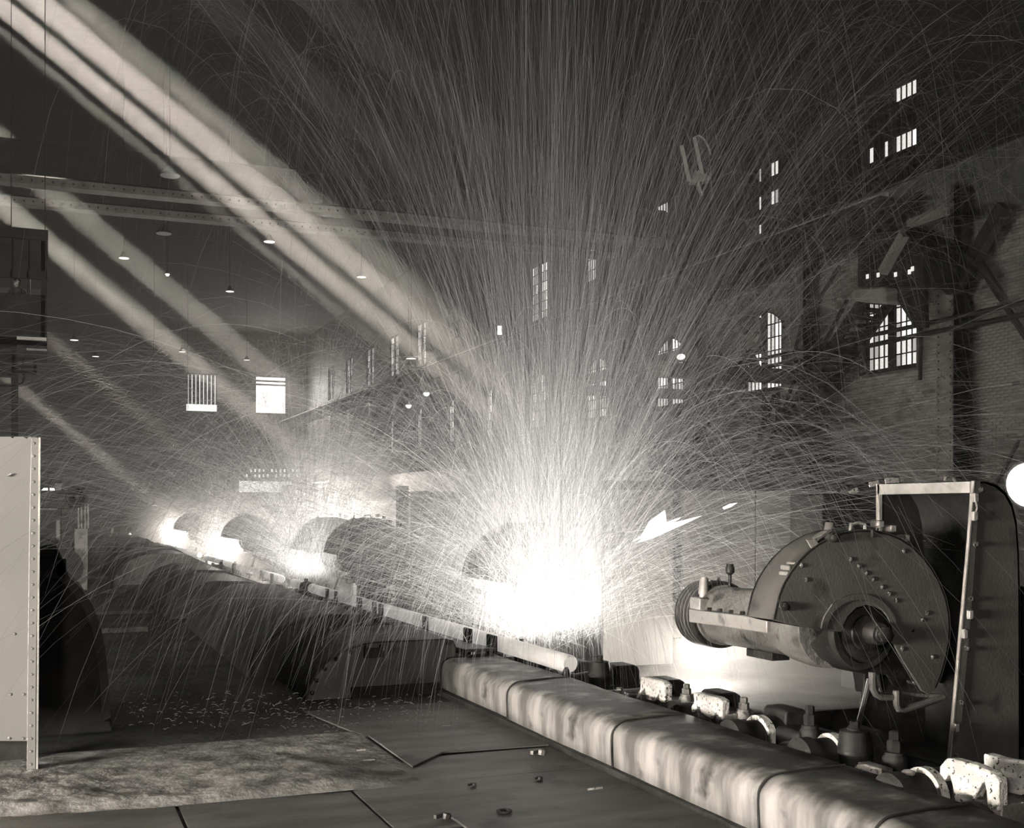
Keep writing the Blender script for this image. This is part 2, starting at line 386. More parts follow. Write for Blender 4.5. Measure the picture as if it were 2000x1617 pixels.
# ---- far gable wall with its daylit openings
def far_wall():
    mb = MB(); Y = YF
    def R(x0, y0, x1, y1):
        a, b = PY(x0, y1, Y), PY(x1, y0, Y); return (a.x, b.x, a.z, b.z)
    ops = [R(364, 733, 424, 802), R(500, 738, 558, 806), R(467, 940, 571, 961)]
    xs = sorted({-20.0, 20.5} | {o[0] for o in ops} | {o[1] for o in ops})
    for x0, x1 in zip(xs, xs[1:]):
        hs = sorted((o[2], o[3]) for o in ops if o[0] < (x0+x1)/2 < o[1]); z = 0.0
        for h0, h1 in hs: mb.box(x0, x1, Y, Y+.4, z, h0); z = h1
        mb.box(x0, x1, Y, Y+.4, z, ZR)
    tag(mb.build('wall_far', 'mortar', smooth=0), kind='structure')
    for i, (o, bars) in enumerate(zip(ops, (8, 3, 1))):
        root = tag(bpy.data.objects.new('window_%d' % (60+i), None), kind='structure'); COL.objects.link(root)
        root.location = (o[0], Y, o[2]); LOC[root.name] = V(root.location)
        MB().box(o[0], o[1], Y+.2, Y+.22, o[2], o[3]).build('pane', 'sky', root, smooth=0)
        fr = MB(); wd = o[1]-o[0]
        if bars == 8:
            for k in range(9):
                x = o[0]+wd*k/8; fr.box(x-.12, x+.12, Y+.05, Y+.15, o[2]+.55, o[3])
        elif bars == 3:
            for z in (o[3]-.32, o[3]-.62): fr.box(o[0], o[1], Y+.05, Y+.15, z-.07, z+.07)
        fr.box(o[0]-.1, o[1]+.1, Y-.05, Y+.15, o[2]-.12, o[2]).box(o[0]-.1, o[1]+.1, Y-.05, Y+.15, o[3], o[3]+.12)
        fr.build('window_frame', 'soot', root, smooth=0)
    # row of small lights high in the sheeting above the low opening
    for r, yy in enumerate((919, 929)):
        for k in range(13):
            if (k*7+r*3) % 5 == 0: continue
            a = PY(482+k*8.2, yy, Y-.02)
            q = MB().box(a.x-.07, a.x+.07, Y-.02, Y+.02, a.z-.12, a.z+.12).build('window_%d' % (70+r*13+k), 'lit2', None, smooth=0); tag(q, kind='structure')
far_wall()
lamp('far_window_glow', 'AREA', PY(530, 772, YF-0.6), 1200, aim=(0, -1, -.1), sx=2.2, sy=2.6)

# ---- haze that fills the hall
def haze():
    m = bpy.data.materials.new('mill haze'); m.use_nodes = True; nt = m.node_tree; N = nt.nodes
    N.remove(N['Principled BSDF']); v = N.new('ShaderNodeVolumeScatter'); v.inputs['Density'].default_value = 0.0048
    v.inputs['Anisotropy'].default_value = 0.25; v.inputs[0].default_value = (1, 0.96, 0.9, 1)
    nt.links.new(v.outputs[0], N['Material Output'].inputs['Volume']); MT['haze'] = m
    o = MB().box(-19.9, 19.98, 10.5, YF-.1, 0.001, ZR-.01).build('haze', 'haze', None, smooth=0)
    tag(o, 'thin grey smoke haze filling the whole mill hall', 'haze', kind='stuff')
haze()
def smoke(c, r, dens, label):
    m = bpy.data.materials.new('cut smoke'); m.use_nodes = True; nt = m.node_tree; N = nt.nodes
    N.remove(N['Principled BSDF']); v = N.new('ShaderNodeVolumeScatter'); v.inputs['Density'].default_value = dens
    v.inputs[0].default_value = (1, .96, .9, 1); nt.links.new(v.outputs[0], N['Material Output'].inputs['Volume']); MT['sm'] = m
    L = nt.links; tc = N.new('ShaderNodeTexCoord'); mp = N.new('ShaderNodeMapping'); mp.inputs['Location'].default_value = (-1, -1, -1); mp.inputs['Scale'].default_value = (2, 2, 2)
    L.new(tc.outputs['Generated'], mp.inputs[0]); g = N.new('ShaderNodeTexGradient'); g.gradient_type = 'QUADRATIC_SPHERE'; L.new(mp.outputs[0], g.inputs[0])
    k = N.new('ShaderNodeMath'); k.operation = 'MULTIPLY'; k.inputs[1].default_value = dens*2.6; L.new(g.outputs['Fac'], k.inputs[0]); L.new(k.outputs[0], v.inputs['Density'])
    tag(MB().ball(c, 1, 28, r).build('smoke', 'sm', None, smooth=80), label, 'smoke', kind='stuff')
smoke((5.0, 12.1, 1.05), (2.0, 1.5, 2.2), .34, 'glowing white smoke round the near cut')
smoke((4.7, 14.4, 1.2), (3.8, 3.2, 2.5), .055, 'thin bright smoke drifting between the near cut and the pale screen')
smoke((6.1, 9.2, .3), (1.7, 2.1, .9), .15, 'low glowing smoke on the floor behind the roller table')
smoke((4.9, 21.2, 1.2), (2.2, 2.0, 2.7), .24, 'glowing smoke round the second cut')
smoke((4.7, 32.4, 1.0), (2.4, 2.4, 2.3), .12, 'glowing smoke round the third cut')
smoke((4.6, 44.5, 1.0), (2.4, 2.4, 2.0), .08, 'faint glowing smoke round the farthest cut')

# ================================================================= THE NEAR HOT SAW
YS = 6.29                                   # plane of the saw's hood plate
def zp(x, y, Y=YS-.13): return PY(1300+x/2.857, 880+y/2.857, Y)
H = zp(1078, 1010, YS)
def make_saw():
    root = thing('hot_saw', 'large grey swing saw with round riveted guard and cylindrical arm, nearest the camera', 'saw', (H.x, YS, 0), 'hot saws along the pipe line')
    outer = [(600, 945), (612, 890), (630, 810), (660, 735), (700, 670), (745, 610), (800, 556), (860, 512), (930, 474), (1000, 451), (1080, 440), (1160, 441),
             (1240, 457), (1310, 484), (1375, 525), (1435, 583), (1490, 655), (1535, 735), (1568, 820), (1586, 905), (1592, 990), (1586, 1075), (1568, 1165), (1543, 1255), (1512, 1330)]
    inner = [(1470, 1362), (1432, 1342), (1400, 1290), (1360, 1230), (1320, 1165), (1284, 1095), (1277, 1030), (1270, 985), (1250, 935), (1215, 893), (1170, 870), (1120, 862),
             (1065, 878), (1018, 925), (992, 975), (982, 1013), (890, 1005), (780, 985), (680, 967)]
    plate = MB().prism([zp(*p) for p in outer+inner], (0, .022, 0)).build('guard_plate', 'hood', root, bevel=.004)
    P = [zp(*p) for p in outer]; c = zp(1090, 960)
    MB().strip(P, [(c-p).normalized()*.018 for p in P], (0, .3, 0)).build('guard_rim', 'hood', root)
    back = [p+V((0, .28, 0)) for p in P]+[zp(*p)+V((0, .28, 0)) for p in inner]
    MB().prism(back, (0, .02, 0)).build('back_plate', 'soot', root)
    # raised band round the hub cut-out
    ring = [zp(1075+r*math.cos(a), 1010-r*math.sin(a)) for r in (212,) for a in np.linspace(-.35, math.pi*.98, 20)]
    MB().strip(ring, [(H-p).normalized()*.05*V((1, 0, 1)) if False else (V((H.x, p.y, H.z))-p).normalized()*.045 for p in ring], (0, -.014, 0)).build('hub_band', 'hood', root)
    a = (0, -1, 0)
    MB().lathe([(.252, 0), (.256, .01), (.256, .045), (.245, .055), (.205, .055), (.2, .045)], H, a, 40).build('flange', 'dark', root)
    MB().lathe([(.18, .03), (.18, .062), (.12, .07), (.115, .085), (.085, .088)], H, a, 32).build('clamp_ring', 'dark', root)
    sh = MB().lathe([(.075, .06), (.075, .18), (.068, .19), (.05, .19), (.045, .2)], H+V((.03, 0, 0)), a, 24).build('shaft', 'dark', root)
    MB().lathe([(.055, .19), (.055, .225), (.03, .235)], H+V((.045, 0, 0)), a, 6).build('shaft_nut', 'dark', sh)
    # lower casing
    low = [(905, 1100), (950, 1165), (1005, 1205), (1030, 1228), (1120, 1250), (1210, 1248), (1300, 1258), (1380, 1285), (1425, 1305), (1340, 1180), (1240, 1040), (1000, 1000)]
    MB().prism([zp(*p, YS+.06) for p in low], (0, .28, 0)).build('lower_casing', 'soot', root, bevel=.008)
    # rivets, each a small dome
    rv = None
    for (x, y) in [(1033, 605), (1078, 643), (1120, 682), (1158, 716), (1208, 760), (1250, 798), (1288, 836), (1460, 905), (1430, 942), (1320, 1105), (1385, 1010), (1090, 825), (760, 640), (785, 720), (1490, 1150), (1330, 560)]:
        p = zp(x, y)
        if rv is None: p0 = p; rv = MB().lathe([(.017, -.002), (.016, .005), (.01, .011), (.003, .013)], p, a, 10).build('rivet', 'hood', root)
        else: inst(rv, 'rivet', root, p-p0)
    # clamp bolts
    for (x, y, r) in [(928, 482, .036), (655, 868, .03)]:
        p = zp(x, y); bo = MB().lathe([(r, -.01), (r, .02), (r*.75, .024), (r*.7, .045), (r*.4, .05)], p, a, 16).build('clamp_bolt', 'dark', root)
        MB().lathe([(r*1.35, -.02), (r*1.35, -.004)], p, a, 18).build('clamp_washer', 'cast', bo)
    MB().strip([zp(840, 512), zp(880, 480), zp(925, 452), zp(935, 410)], [(0, .0, .012)]*4, (0, .08, 0)).build('clamp_strap', 'cast', root)
    for (x, y, w2, h2) in [(1215, 410, .05, .05), (1283, 435, .05, .05), (1360, 489, .045, .045), (700, 655, .022, .03), (733, 632, .02, .02), (690, 690, .018, .03)]:
        p = zp(x, y); MB().cbox(p+V((0, .06, 0)), (w2, .09, h2)).build('lug', 'bright', root, bevel=.008)
    hp = [zp(1045, 447), zp(1050, 412), zp(1090, 402), zp(1128, 408), zp(1130, 442)]
    MB().tube([p+V((0, .03, 0)) for p in hp], .012).build('lifting_handle', 'bright', root)
    MB().prism([zp(*p) for p in [(788, 497), (835, 495), (853, 520), (818, 548)]], (0, .012, 0)).build('deflector_vane', 'bright', root)
    MB().cbox(zp(1150, 455)+V((0, -.01, -.01)), (.012, .02, .05)).build('index_tab', 'soot', root)
    # the bearing arm runs back from the hub
    ax = V((0, 1, 0)); A0 = H+V((-.02, .1, -.0)); B = PY(1406, 1200, 8.12); B = V((B.x, 8.12, B.z))
    d = (B-A0).normalized(); Ln = (B-A0).length
    arm = MB().lathe([(.275, .15), (.28, .3), (.262, .5), (.236, .62), (.232, Ln-.12), (.22, Ln-.06), (.215, Ln)], A0, d, 40).build('bearing_housing', 'cast', root)
    side = d.cross(V((0, 0, 1))).normalized()
    for sgn, nm in ((-1, 'split_flange'), (1, 'split_flange')):
        f = MB(); q0 = A0+d*.55+side*sgn*.235; q1 = A0+d*Ln+side*sgn*.235
        f.bar(q0, q1, .1, .105); fo = f.build(nm, 'pale', root, bevel=.008)
        for k in range(7):
            q = q0+(q1-q0)*(k+.5)/7+V((0, 0, .052)); nb = MB(); nut(nb, q, .019, .026); nb.build('flange_nut', 'dark', fo)
    MB().lathe([(.245, .02), (.245, .06)], A0+d*(Ln-.1), d, 40).build('housing_collar', 'cast', root)
    e0 = A0+d*(Ln-.02)-side*.235
    MB().box(e0.x-.045, e0.x+.055, e0.y-.14, e0.y+.02, e0.z+.05, e0.z+.15).build('corner_block', 'bright', root, bevel=.012)
    MB().lathe([(.038, 0), (.042, .05), (.036, .15), (.028, .18)], (e0.x+.06, e0.y-.02, e0.z+.13), (.12, .1, 1), 14).build('vent_plug', 'bright', root)
    # oil cups on the housing
    def top(t, off=0): return A0+d*t+V((off, 0, .225))
    o1 = MB().lathe([(.014, 0), (.014, .1), (.022, .11), (.036, .12), (.038, .16), (.03, .175), (.03, .19)], top(1.62, .03), (0, 0, 1), 14).build('oil_cup', 'dark', root)
    MB().lathe([(.011, 0), (.011, .11), (.02, .115), (.02, .15), (.012, .16)], top(1.0, .05), (0, 0, 1), 12).build('oil_cup', 'dark', root)
    MB().lathe([(.018, 0), (.018, .06), (.012, .07), (.012, .09)], top(1.75, 0), (0, 0, 1), 12).build('grease_plug', 'bright', root)
    MB().lathe([(.014, 0), (.014, .04), (.01, .05), (.01, .065)], top(1.82, -.05), (0, 0, 1), 12).build('grease_plug', 'bright', root)
    # belt pulley on the far end
    pl = MB().lathe([(.05, .0), (.05, .03), (.235, .05), (.245, .02), (.272, .02), (.276, .06), (.276, .32), (.272, .34), (.25, .34), (.245, .1), (.05, .12)], B-d*.06, d, 48).build('belt_pulley', 'dark', root)
    for t in (.1, .16, .22, .28): MB().lathe([(.2762, t), (.2772, t+.004), (.2772, t+.012), (.2762, t+.016)], B-d*.06, d, 48).build('pulley_band', 'cast', pl)
    MB().cbox(A0+d*1.0+V((0, 0, -.255)), (.16, .34, .06)).build('foot_pad', 'soot', root, bevel=.006)
    # cooling water pipe with its stub, and a rubber hose
    q = [(1155, 1235), (1155, 1275), (1158, 1325), (1172, 1355), (1200, 1372), (1290, 1374)]
    MB().tube([zp(*p, YS-.1) for p in q], .026, 10).build('water_pipe', 'hood', root)
    q = [(1288, 1338), (1290, 1420), (1300, 1442), (1325, 1447), (1440, 1412), (1550, 1376)]
    MB().tube([zp(*p, YS-.12) for p in q], .024, 10).build('water_pipe', 'hood', root)
    MB().tube([zp(*p, YS-.1) for p in [(1310, 1350), (1400, 1362), (1540, 1372)]], .014, 8).build('spray_bar', 'cast', root)
    q = [(1140, 1275), (1128, 1330), (1112, 1400), (1095, 1465), (1078, 1530), (1065, 1600)]
    MB().tube([zp(*p, YS+.05) for p in q], .021, 8).build('rubber_hose', 'dark', root)
    # pedestal that carries the swing frame
    a1, b1 = zp(1193, 1290, YS+.45), zp(1560, 1600, YS+.45)
    MB().box(a1.x+.09, b1.x+.05, YS+.45, YS+.78, 0, a1.z).build('pedestal', 'soot', root, bevel=.012)
    MB().bar((5.62, YS+.55, a1.z-.05), (H.x+.36, YS+.42, H.z+.05), .2, .18).build('swing_frame', 'soot', root, bevel=.01)
    return root
saw = make_saw()

# ---- spark hood the saw backs into: open on the left, rounded at the upper right
def make_hood():
    Y0, Y1 = 5.84, 6.72
    def q(x, y, Y=Y0): return PY(1300+x/2.857, 880+y/2.857, Y)
    root = thing('spark_hood', 'tall riveted steel spark hood with rounded shoulder beside the nearest saw', 'hood', (q(1800, 1000).x, (Y0+Y1)/2, 0))
    face = [(1715, 168), (1790, 172), (1850, 192), (1900, 235), (1938, 305), (1960, 400), (1972, 560), (1978, 800), (1980, 1617)]
    left = [(1590, 1617), (1620, 1300), (1650, 950), (1690, 500)]
    P = [q(*p) for p in face]; bot = [V((P[-1].x, Y0, 0)), V((q(1570, 1860).x, Y0, 0))]
    Lf = [q(*p) for p in left]
    MB().prism(P+bot+Lf, (0, .02, 0)).build('front_panel', 'hood', root, bevel=.003)
    # the same outline shifted back: far panel, wider, seen through the opening
    sh = V((0, Y1-Y0, 0)); back = [p+sh for p in P+bot+Lf]
    MB().prism(back, (0, .02, 0)).build('rear_panel', 'soot', root)
    S = P+[bot[0]]
    MB().strip(S, [(-.015, 0, -.015)]*len(S), sh).build('curved_wrapper', 'soot', root)
    # riveted edge strip down the opening, with bolts and clips
    st = [q(1715, 168), q(1746, 170), q(1722, 500), q(1690, 950), q(1655, 1330), q(1634, 1617), q(1618, 1860), q(1570, 1860)]
    MB().prism([p+V((0, -.002, 0)) for p in st+[q(1590, 1617), q(1620, 1300), q(1650, 950), q(1690, 500)]], (0, -.016, 0)).build('edge_strip', 'hood', root)
    e = [q(1715, 168), q(1690, 500), q(1650, 950), q(1620, 1300), q(1590, 1617), q(1570, 1860)]
    MB().strip([p+V((-.012, -.02, 0)) for p in e], [(.010, 0, 0)]*len(e), (0, .022, 0)).build('lit_edge', 'bright', root)  # light from the left put into this edge as brighter steel
    r0 = None
    for (x, y) in [(1746, 217), (1718, 521), (1691, 825), (1668, 1102), (1637, 1404), (1608, 1700)]:
        p = q(x, y)+V((0, -.016, 0))
        if r0 is None: p0 = p; r0 = MB().lathe([(.02, 0), (.02, .008), (.014, .01), (.014, .022), (.006, .026)], p, (0, -1, 0), 12).build('bolt', 'cast', root)
        else: inst(r0, 'bolt', root, p-p0)
    for (x, y) in [(1712, 262), (1708, 365), (1683, 912), (1652, 1020), (1605, 1540)]:
        p = q(x, y); MB().cbox(p+V((-.004, -.02, 0)), (.035, .05, .06)).build('hinge_clip', 'bright', root, bevel=.006)
    MB().tube([q(1712, 285)+V((-.01, -.04, 0)), q(1719, 320)+V((-.01, -.04, 0)), q(1708, 352)+V((-.01, -.04, 0))], .007, 6).build('chain_link', 'bright', root)
    # top bar and far post framing the opening
    a = q(1715, 172); MB().box(a.x-.03, a.x, Y0, Y1+.02, a.z-.075, a.z).build('top_bar', 'bright', root, bevel=.004)  # light along the bar put into its brighter steel
    MB().box(a.x-.03, a.x-.005, Y1-.005, Y1+.03, .35, a.z).build('far_post', 'bright', root)
    hk = [q(1650, 168)+V((0, .15, 0)), q(1655, 148)+V((0, .15, 0)), q(1675, 139)+V((0, .15, 0)), q(1697, 143)+V((0, .15, 0)), q(1712, 172)+V((0, .15, 0))]
    MB().tube(hk, .011, 8).build('lifting_eye', 'cast', root)
    return root
hood = make_hood()
# side plate farther right, in shadow
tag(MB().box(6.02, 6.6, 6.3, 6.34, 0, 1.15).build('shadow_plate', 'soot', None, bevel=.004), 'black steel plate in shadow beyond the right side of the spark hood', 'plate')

# ---- arched belt guard seen over the near saw
def belt_guard():
    Y = 8.7
    def q(x, y, YY=Y): return PY(1560+x/8.333, 920+y/8.333, YY)
    root = thing('belt_guard', 'dark arched belt guard standing behind the round saw guard', 'guard', (q(900, 900).x, Y+.3, 0))
    o = [(385, 1250), (385, 380), (620, 360), (850, 372), (1020, 385), (1180, 430), (1300, 510), (1400, 620), (1470, 760), (1490, 1250)]
    p = [q(*i) for i in o]; z0 = .92; MB().box(p[-1].x-.25, p[-1].x-.05, Y+.2, Y+.4, 0, 1.2).build('stand_leg', 'soot', root)
    MB().prism([V((p[0].x, Y, z0))]+p[1:-1]+[V((p[-1].x, Y, z0))], (0, .5, 0)).build('belt_casing', 'soot', root, bevel=.01)
    MB().strip([q(*i) for i in o[4:9]], [(-.05, 0, -.03)]*5, (0, -.03, 0)).build('casing_rim', 'dark', root)
    b = [(820, 350), (980, 260), (1160, 195), (1380, 150), (1620, 135), (1640, 600), (1640, 1250), (1490, 1250), (1480, 740), (1400, 600), (1300, 490), (1180, 410), (1000, 370)]
    MB().prism([q(*i, Y+.55) for i in b], (0, .03, 0)).build('backing_sheet', 'sheet', root)
    MB().tube([q(*i, Y+.5) for i in [(640, 350), (650, 250), (720, 200), (790, 250), (820, 330)]], .02, 8).build('lifting_loop', 'soot', root)
    MB().tube([q(*i, Y+.5) for i in b[:5]], .02, 8).build('edge_tube', 'soot', root)
    for (x, y, dx, dy) in [(830, 365, 60, -35), (895, 330, 60, -30), (1150, 220, 140, -30), (1410, 160, 60, -8), (1480, 150, 50, -5), (1530, 150, 90, 0)]:
        MB().bar(q(x, y, Y+.42), q(x+dx, y+dy, Y+.42), .02, .05).build('clip_or_glint', 'scale', root)  # pale bars painted in for glints of light along the edge
belt_guard()
# ---- flood lamp burning at the right edge
def flood():
    c = PY(2010, 948, 9.6)
    root = thing('flood_lamp', 'white burning flood lamp beyond the rounded shoulder of the spark hood', 'lamp', c)
    ax = (PY(1700, 1100, 8)-c).normalized()
    MB().lathe([(.06, -.25), (.14, -.2), (.27, -.02), (.28, 0), (.265, .0), (.13, -.17)], c, ax, 28).build('lamp_shade', 'dark', root)
    MB().lathe([(.02, -.03), (.25, -.02), (.25, -.01), (.02, -.005)], c, ax, 28).build('lamp_glass', 'hot', root)
    MB().tube([c-ax*.22, c+V((0, 0, -.5)), (c.x+.05, c.y, 0)], .04, 8).build('lamp_stand', 'soot', root)
    lamp('flood_light', 'SPOT', c+ax*.05, 60, size=.12, aim=ax, col=WARM).data.spot_size = 2.4
flood()

# ================================================================= FLOOR PLATES, DIRT, SCRAPS
def floor_plates():
    def pl(pts, z=.014, t=.014):
        return MB().prism([(x, y, z-t) for x, y in pts], (0, 0, t)).build('floor_plate', 'plate', fl, bevel=.003)
    pl([(1.71, 5.84), (3.33, 5.82), (3.33, 6.79), (1.71, 6.78)])
    pl([(2.08, 4.2), (3.33, 4.2), (3.33, 5.79), (2.3, 5.79), (2.2, 5.85), (2.12, 5.93), (2.05, 5.96)], .03, .014)
    pl([(0.70, 5.0), (1.69, 5.0), (1.69, 6.76), (0.70, 6.84)])
    pl([(-1.6, 5.0), (0.68, 5.0), (0.68, 6.845), (-1.6, 7.14)])
    pl([(1.75, 6.81), (3.33, 6.81), (3.33, 7.51), (2.3, 7.51), (1.75, 6.9)])
    pl([(2.22, 8.36), (2.22, 7.22), (2.55, 7.57), (3.33, 7.53), (3.33, 8.22)], .028, .014)
    pl([(2.2, 8.40), (3.33, 8.26), (3.33, 9.6), (2.0, 9.6)])
    pl([(1.71, 4.2), (2.06, 4.2), (2.04, 5.8), (1.71, 5.81)])
floor_plates()
def dirt():
    rnd = np.random.RandomState(5); nx, ny = 110, 46
    xs = np.linspace(-2.2, 2.2, nx); ys = np.linspace(6.8, 8.6, ny); h = np.zeros((ny, nx))
    for s, a in ((3, .5), (6, .35), (12, .3), (24, .22)):
        g = rnd.rand(int(s*1.2)+3, s*2+3); gx = np.linspace(0, s*2, nx); gy = np.linspace(0, s*1.2, ny); ix = gx.astype(int); iy = gy.astype(int)
        fx = (gx-ix)[None, :]; fy = (gy-iy)[:, None]; fx = fx*fx*(3-2*fx); fy = fy*fy*(3-2*fy)
        A = g[np.ix_(iy, ix)]; B = g[np.ix_(iy, ix+1)]; C = g[np.ix_(iy+1, ix)]; D = g[np.ix_(iy+1, ix+1)]
        h += a*((A*(1-fx)+B*fx)*(1-fy)+(C*(1-fx)+D*fx)*fy-.5)
    mb = MB()
    for j, y in enumerate(ys):
        for i, x in enumerate(xs):
            edge = min(1, (x+2.2)/.2, (2.2-x)/.6, (8.6-y)/.9, max(0, (y-6.80-.13*max(0, (.7-x)))/.1))
            mb.v.append((x, y, max(-.004, .012+max(0, edge)*(.035+.075*h[j, i]))))
    mb.f = [(j*nx+i, j*nx+i+1, (j+1)*nx+i+1, (j+1)*nx+i) for j in range(ny-1) for i in range(nx-1)]
    o = mb.build('caked_dirt', 'dirt', fl, smooth=60); tag(o, kind='stuff')
dirt()
def scraps():
    lb = [((1047, 1472), 'steel bolt with a loose washer lying on the floor plate near the guard', .07),
          ((705, 1465), 'short bright curl of metal on the dirt beside the skewed plate', .03), ((720, 1485), 'longer thin bright sliver of metal below the short curl', .04),
          ((1162, 1540), 'thin curved bright shaving near the foot of the guard', .05), ((860, 1597), 'dark lump of scrap on the floor plate next to its left seam', .06),
          ((920, 1534), 'small dark nut lying below the long plate seam', .035), ((1048, 1522), 'small bent scrap beside the long seam near the guard', .04), ((985, 1585), 'flat dark ring lying on the curled plate corner', .05)]
    for i, ((x, y), l, s) in enumerate(lb):
        p = PZ(x, y, .02); mb = MB()
        if i in (1, 2, 3): mb.tube([p+V((-s, 0, .0)), p+V((0, -s*.25, .004)), p+V((s, s*.05, 0))], s*.14, 6); m = 'scale'
        elif i == 7: mb.lathe([(s*.9, 0), (s*.9, .008), (s*.5, .008), (s*.5, .0)], p, (0, 0, 1), 14); m = 'soot'
        else:
            mb.bar(p+V((-s*.6, -s*.3, s*.2)), p+V((s*.5, s*.3, s*.25)), s*.35, s*.35); mb.lathe([(s*.4, -.15*s), (s*.42, s*.3), (s*.3, s*.45)], p+V((s*.5, -s*.2, 0)), (.3, .2, 1), 7); m = 'cast' if i == 0 else 'dark'
        tag(mb.build('metal_scrap', m, None), l, 'scrap', 'scraps on the foreground floor plates')
scraps()

# ================================================================= ROLLER TABLE
# ---- curved steel guards along the front of the table
GX = 3.37
def guard_profile(k=0.0, zt=.352):
    p = [(GX, .05), (GX-.004, .14), (GX-.006, .22)]
    for a in np.linspace(0, math.pi/2, 8)[1:]: p.append((GX-.006+.125*(1-math.cos(a)), .232+.112*math.sin(a)))
    p += [(GX+.26, .351), (GX+.40, .355), (GX+.535, .354)]
    return [(x+k, z*zt/.352) for x, z in p]
gl = ['scuffed steel guard section at the bottom right corner, nearest the camera', 'short scuffed steel guard section between the two close seams', 'long scuffed steel guard section in front of the two white brackets',
      'scuffed steel guard section in front of the bright nut and barrel roller', 'darker guard section where the row meets the arched cover']
gy = [1.6, 4.10, 4.97, 6.61, 8.42, 10.15]
for i in range(5):
    y0, y1 = gy[i]+.006, gy[i+1]-.006; n = 12
    root = thing('guard_section', gl[i], 'guard', (GX+.25, (y0+y1)/2, 0), 'guard sections along the roller table')
    pr = guard_profile(.0 if i < 4 else .03, .352 if i < 4 else .335)
    mb = MB(); rows = []
    rnd = random.Random(i)
    for j in range(n+1):
        y = y0+(y1-y0)*j/n
        for a, (x, z) in enumerate(pr):
            wob = .004*math.sin(3.1*y+a*.5)+.003*rnd.uniform(-1, 1)*(1 if 0 < j < n else .3)
            mb.v.append((x+wob*(1 if a < 5 else 0), y, z+(wob if a >= 5 else 0)))
    m = len(pr)
    mb.f = [(j*m+a, j*m+a+1, (j+1)*m+a+1, (j+1)*m+a) for j in range(n) for a in range(m-1)]
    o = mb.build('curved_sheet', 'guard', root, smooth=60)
    sd = o.modifiers.new('solid', 'SOLIDIFY'); sd.thickness = .01; sd.offset = -1
    # rolled lip at the seam
    lip = [V((x-.006, y1, z+.004)) for x, z in pr]
    MB().tube(lip, .007, 6).build('seam_lip', 'dark', root)
    MB().box(GX+.02, GX+.5, y0+.05, y1-.05, 0, .03).build('foot_angle', 'soot', root)
tag(MB().box(GX-.035, GX+.03, 1.6, 10.15, 0, .052).build('base_rail', 'dark', None, bevel=.006), 'low dark steel rail along the foot of the curved guards', 'rail')

# ---- bed of the table
bed = thing('roller_table', 'dark steel roller table bed running away under the hot pipe', 'table', (4.6, 20, 0))
MB().box(3.86, 3.94, 1.8, 47, 0, .22).build('side_beam', 'soot', bed, bevel=.01)
MB().box(4.92, 5.0, 1.8, 47, 0, .19).build('side_beam', 'soot', bed, bevel=.01)
MB().box(3.94, 4.92, 1.8, 47, 0, .10).build('bed_plate', 'dark', bed)
ry = 3.0; first = None
while ry < 47:
    mb = MB().lathe([(.05, 0), (.05, .06), (.12, .06), (.125, .1), (.09, .16), (.075, .30), (.09, .44), (.125, .5), (.12, .54), (.05, .54), (.05, .62)], (3.98, ry, .2), (1, 0, 0), 22)
    if first is None: first = mb.build('roller', 'dark', bed); fy = ry
    else: inst(first, 'roller', bed, (0, ry-fy, 0))
    ry += 1.22
tag(MB().box(5.02, 5.9, 7.14, 7.2, 0, PY(1600, 1389, 7.14).z).build('spark_deflector', 'dark', None, bevel=.005), 'low dark deflector plate across the table below the near saw', 'plate')

# ---- hot pipes
def hot_pipe(y0, y1, label, X=4.08, Z=.405, r=.078):
    o = MB().lathe([(r*.8, .0), (r, .03), (r, .1)]+[(r, t) for t in np.arange(.4, y1-y0, .4)]+[(r, y1-y0), (r*.8, y1-y0)], (X, y0, Z), (0, 1, 0), 28).build('hot_pipe', 'pipe', None)
    tag(o, label, 'pipe', 'glowing pipes on the roller table')
PX0 = 4.08
hot_pipe(8.78, 20.4, 'glowing hot steel pipe, its rounded end beside the barrel roller and big spark burst')
hot_pipe(21.6, 32.5, 'glowing hot steel pipe farther down the line, behind the second spark burst', X=4.08)
hot_pipe(34, 44, 'faint glowing pipe farthest down the line', X=4.08)

# ---- barrel rollers standing upright, with a nut on top
def barrel(px, py0, py1, X, label, dark=False):
    b = PX(px, py1, X); t = PX(px, py0, X); h = t.z-b.z; r = h*.47
    root = thing('barrel_roller', label, 'roller', (b.x, b.y, b.z-.05), 'upright barrel rollers')
    MB().lathe([(r*.78, -.06), (r*.9, 0), (r*.98, h*.25), (r, h*.45), (r*.98, h*.55), (r*.9, h*.85), (r*.84, h*.97), (r*.7, h)], b, (0, 0, 1), 32).build('barrel', 'soot', root)
    MB().lathe([(r*.985, h*.36), (r*1.02, h*.37), (r*1.02, h*.45), (r*.985, h*.46)], b, (0, 0, 1), 32).build('wear_band', 'dark', root)
    mb = MB().lathe([(r*.42, 0), (r*.42, h*.05)], b+V((0, 0, h)), (0, 0, 1), 14); nut(mb, b+V((0, 0, h*1.05)), r*.3, h*.2); mb.build('top_nut', 'dark', root)
    return root
barrel(1171, 1291, 1338, 4.25, 'dark barrel roller with a nut on top at the end of the glowing pipe')
barrel(1669, 1425, 1496, 4.22, 'big dark barrel roller beside the rubber hose under the near saw')
barrel(1019, 1256, 1289, 4.16, 'spark swept barrel roller standing in front of the pipe end')
barrel(598, 1137, 1166, 4.0, 'small barrel roller on the hump of the second guard cover')
barrel(434, 1097, 1110, 4.0, 'tiny barrel roller on the third guard cover, left of its twin')
barrel(459, 1100, 1114, 4.0, 'tiny barrel roller on the third guard cover with a pointed nut')
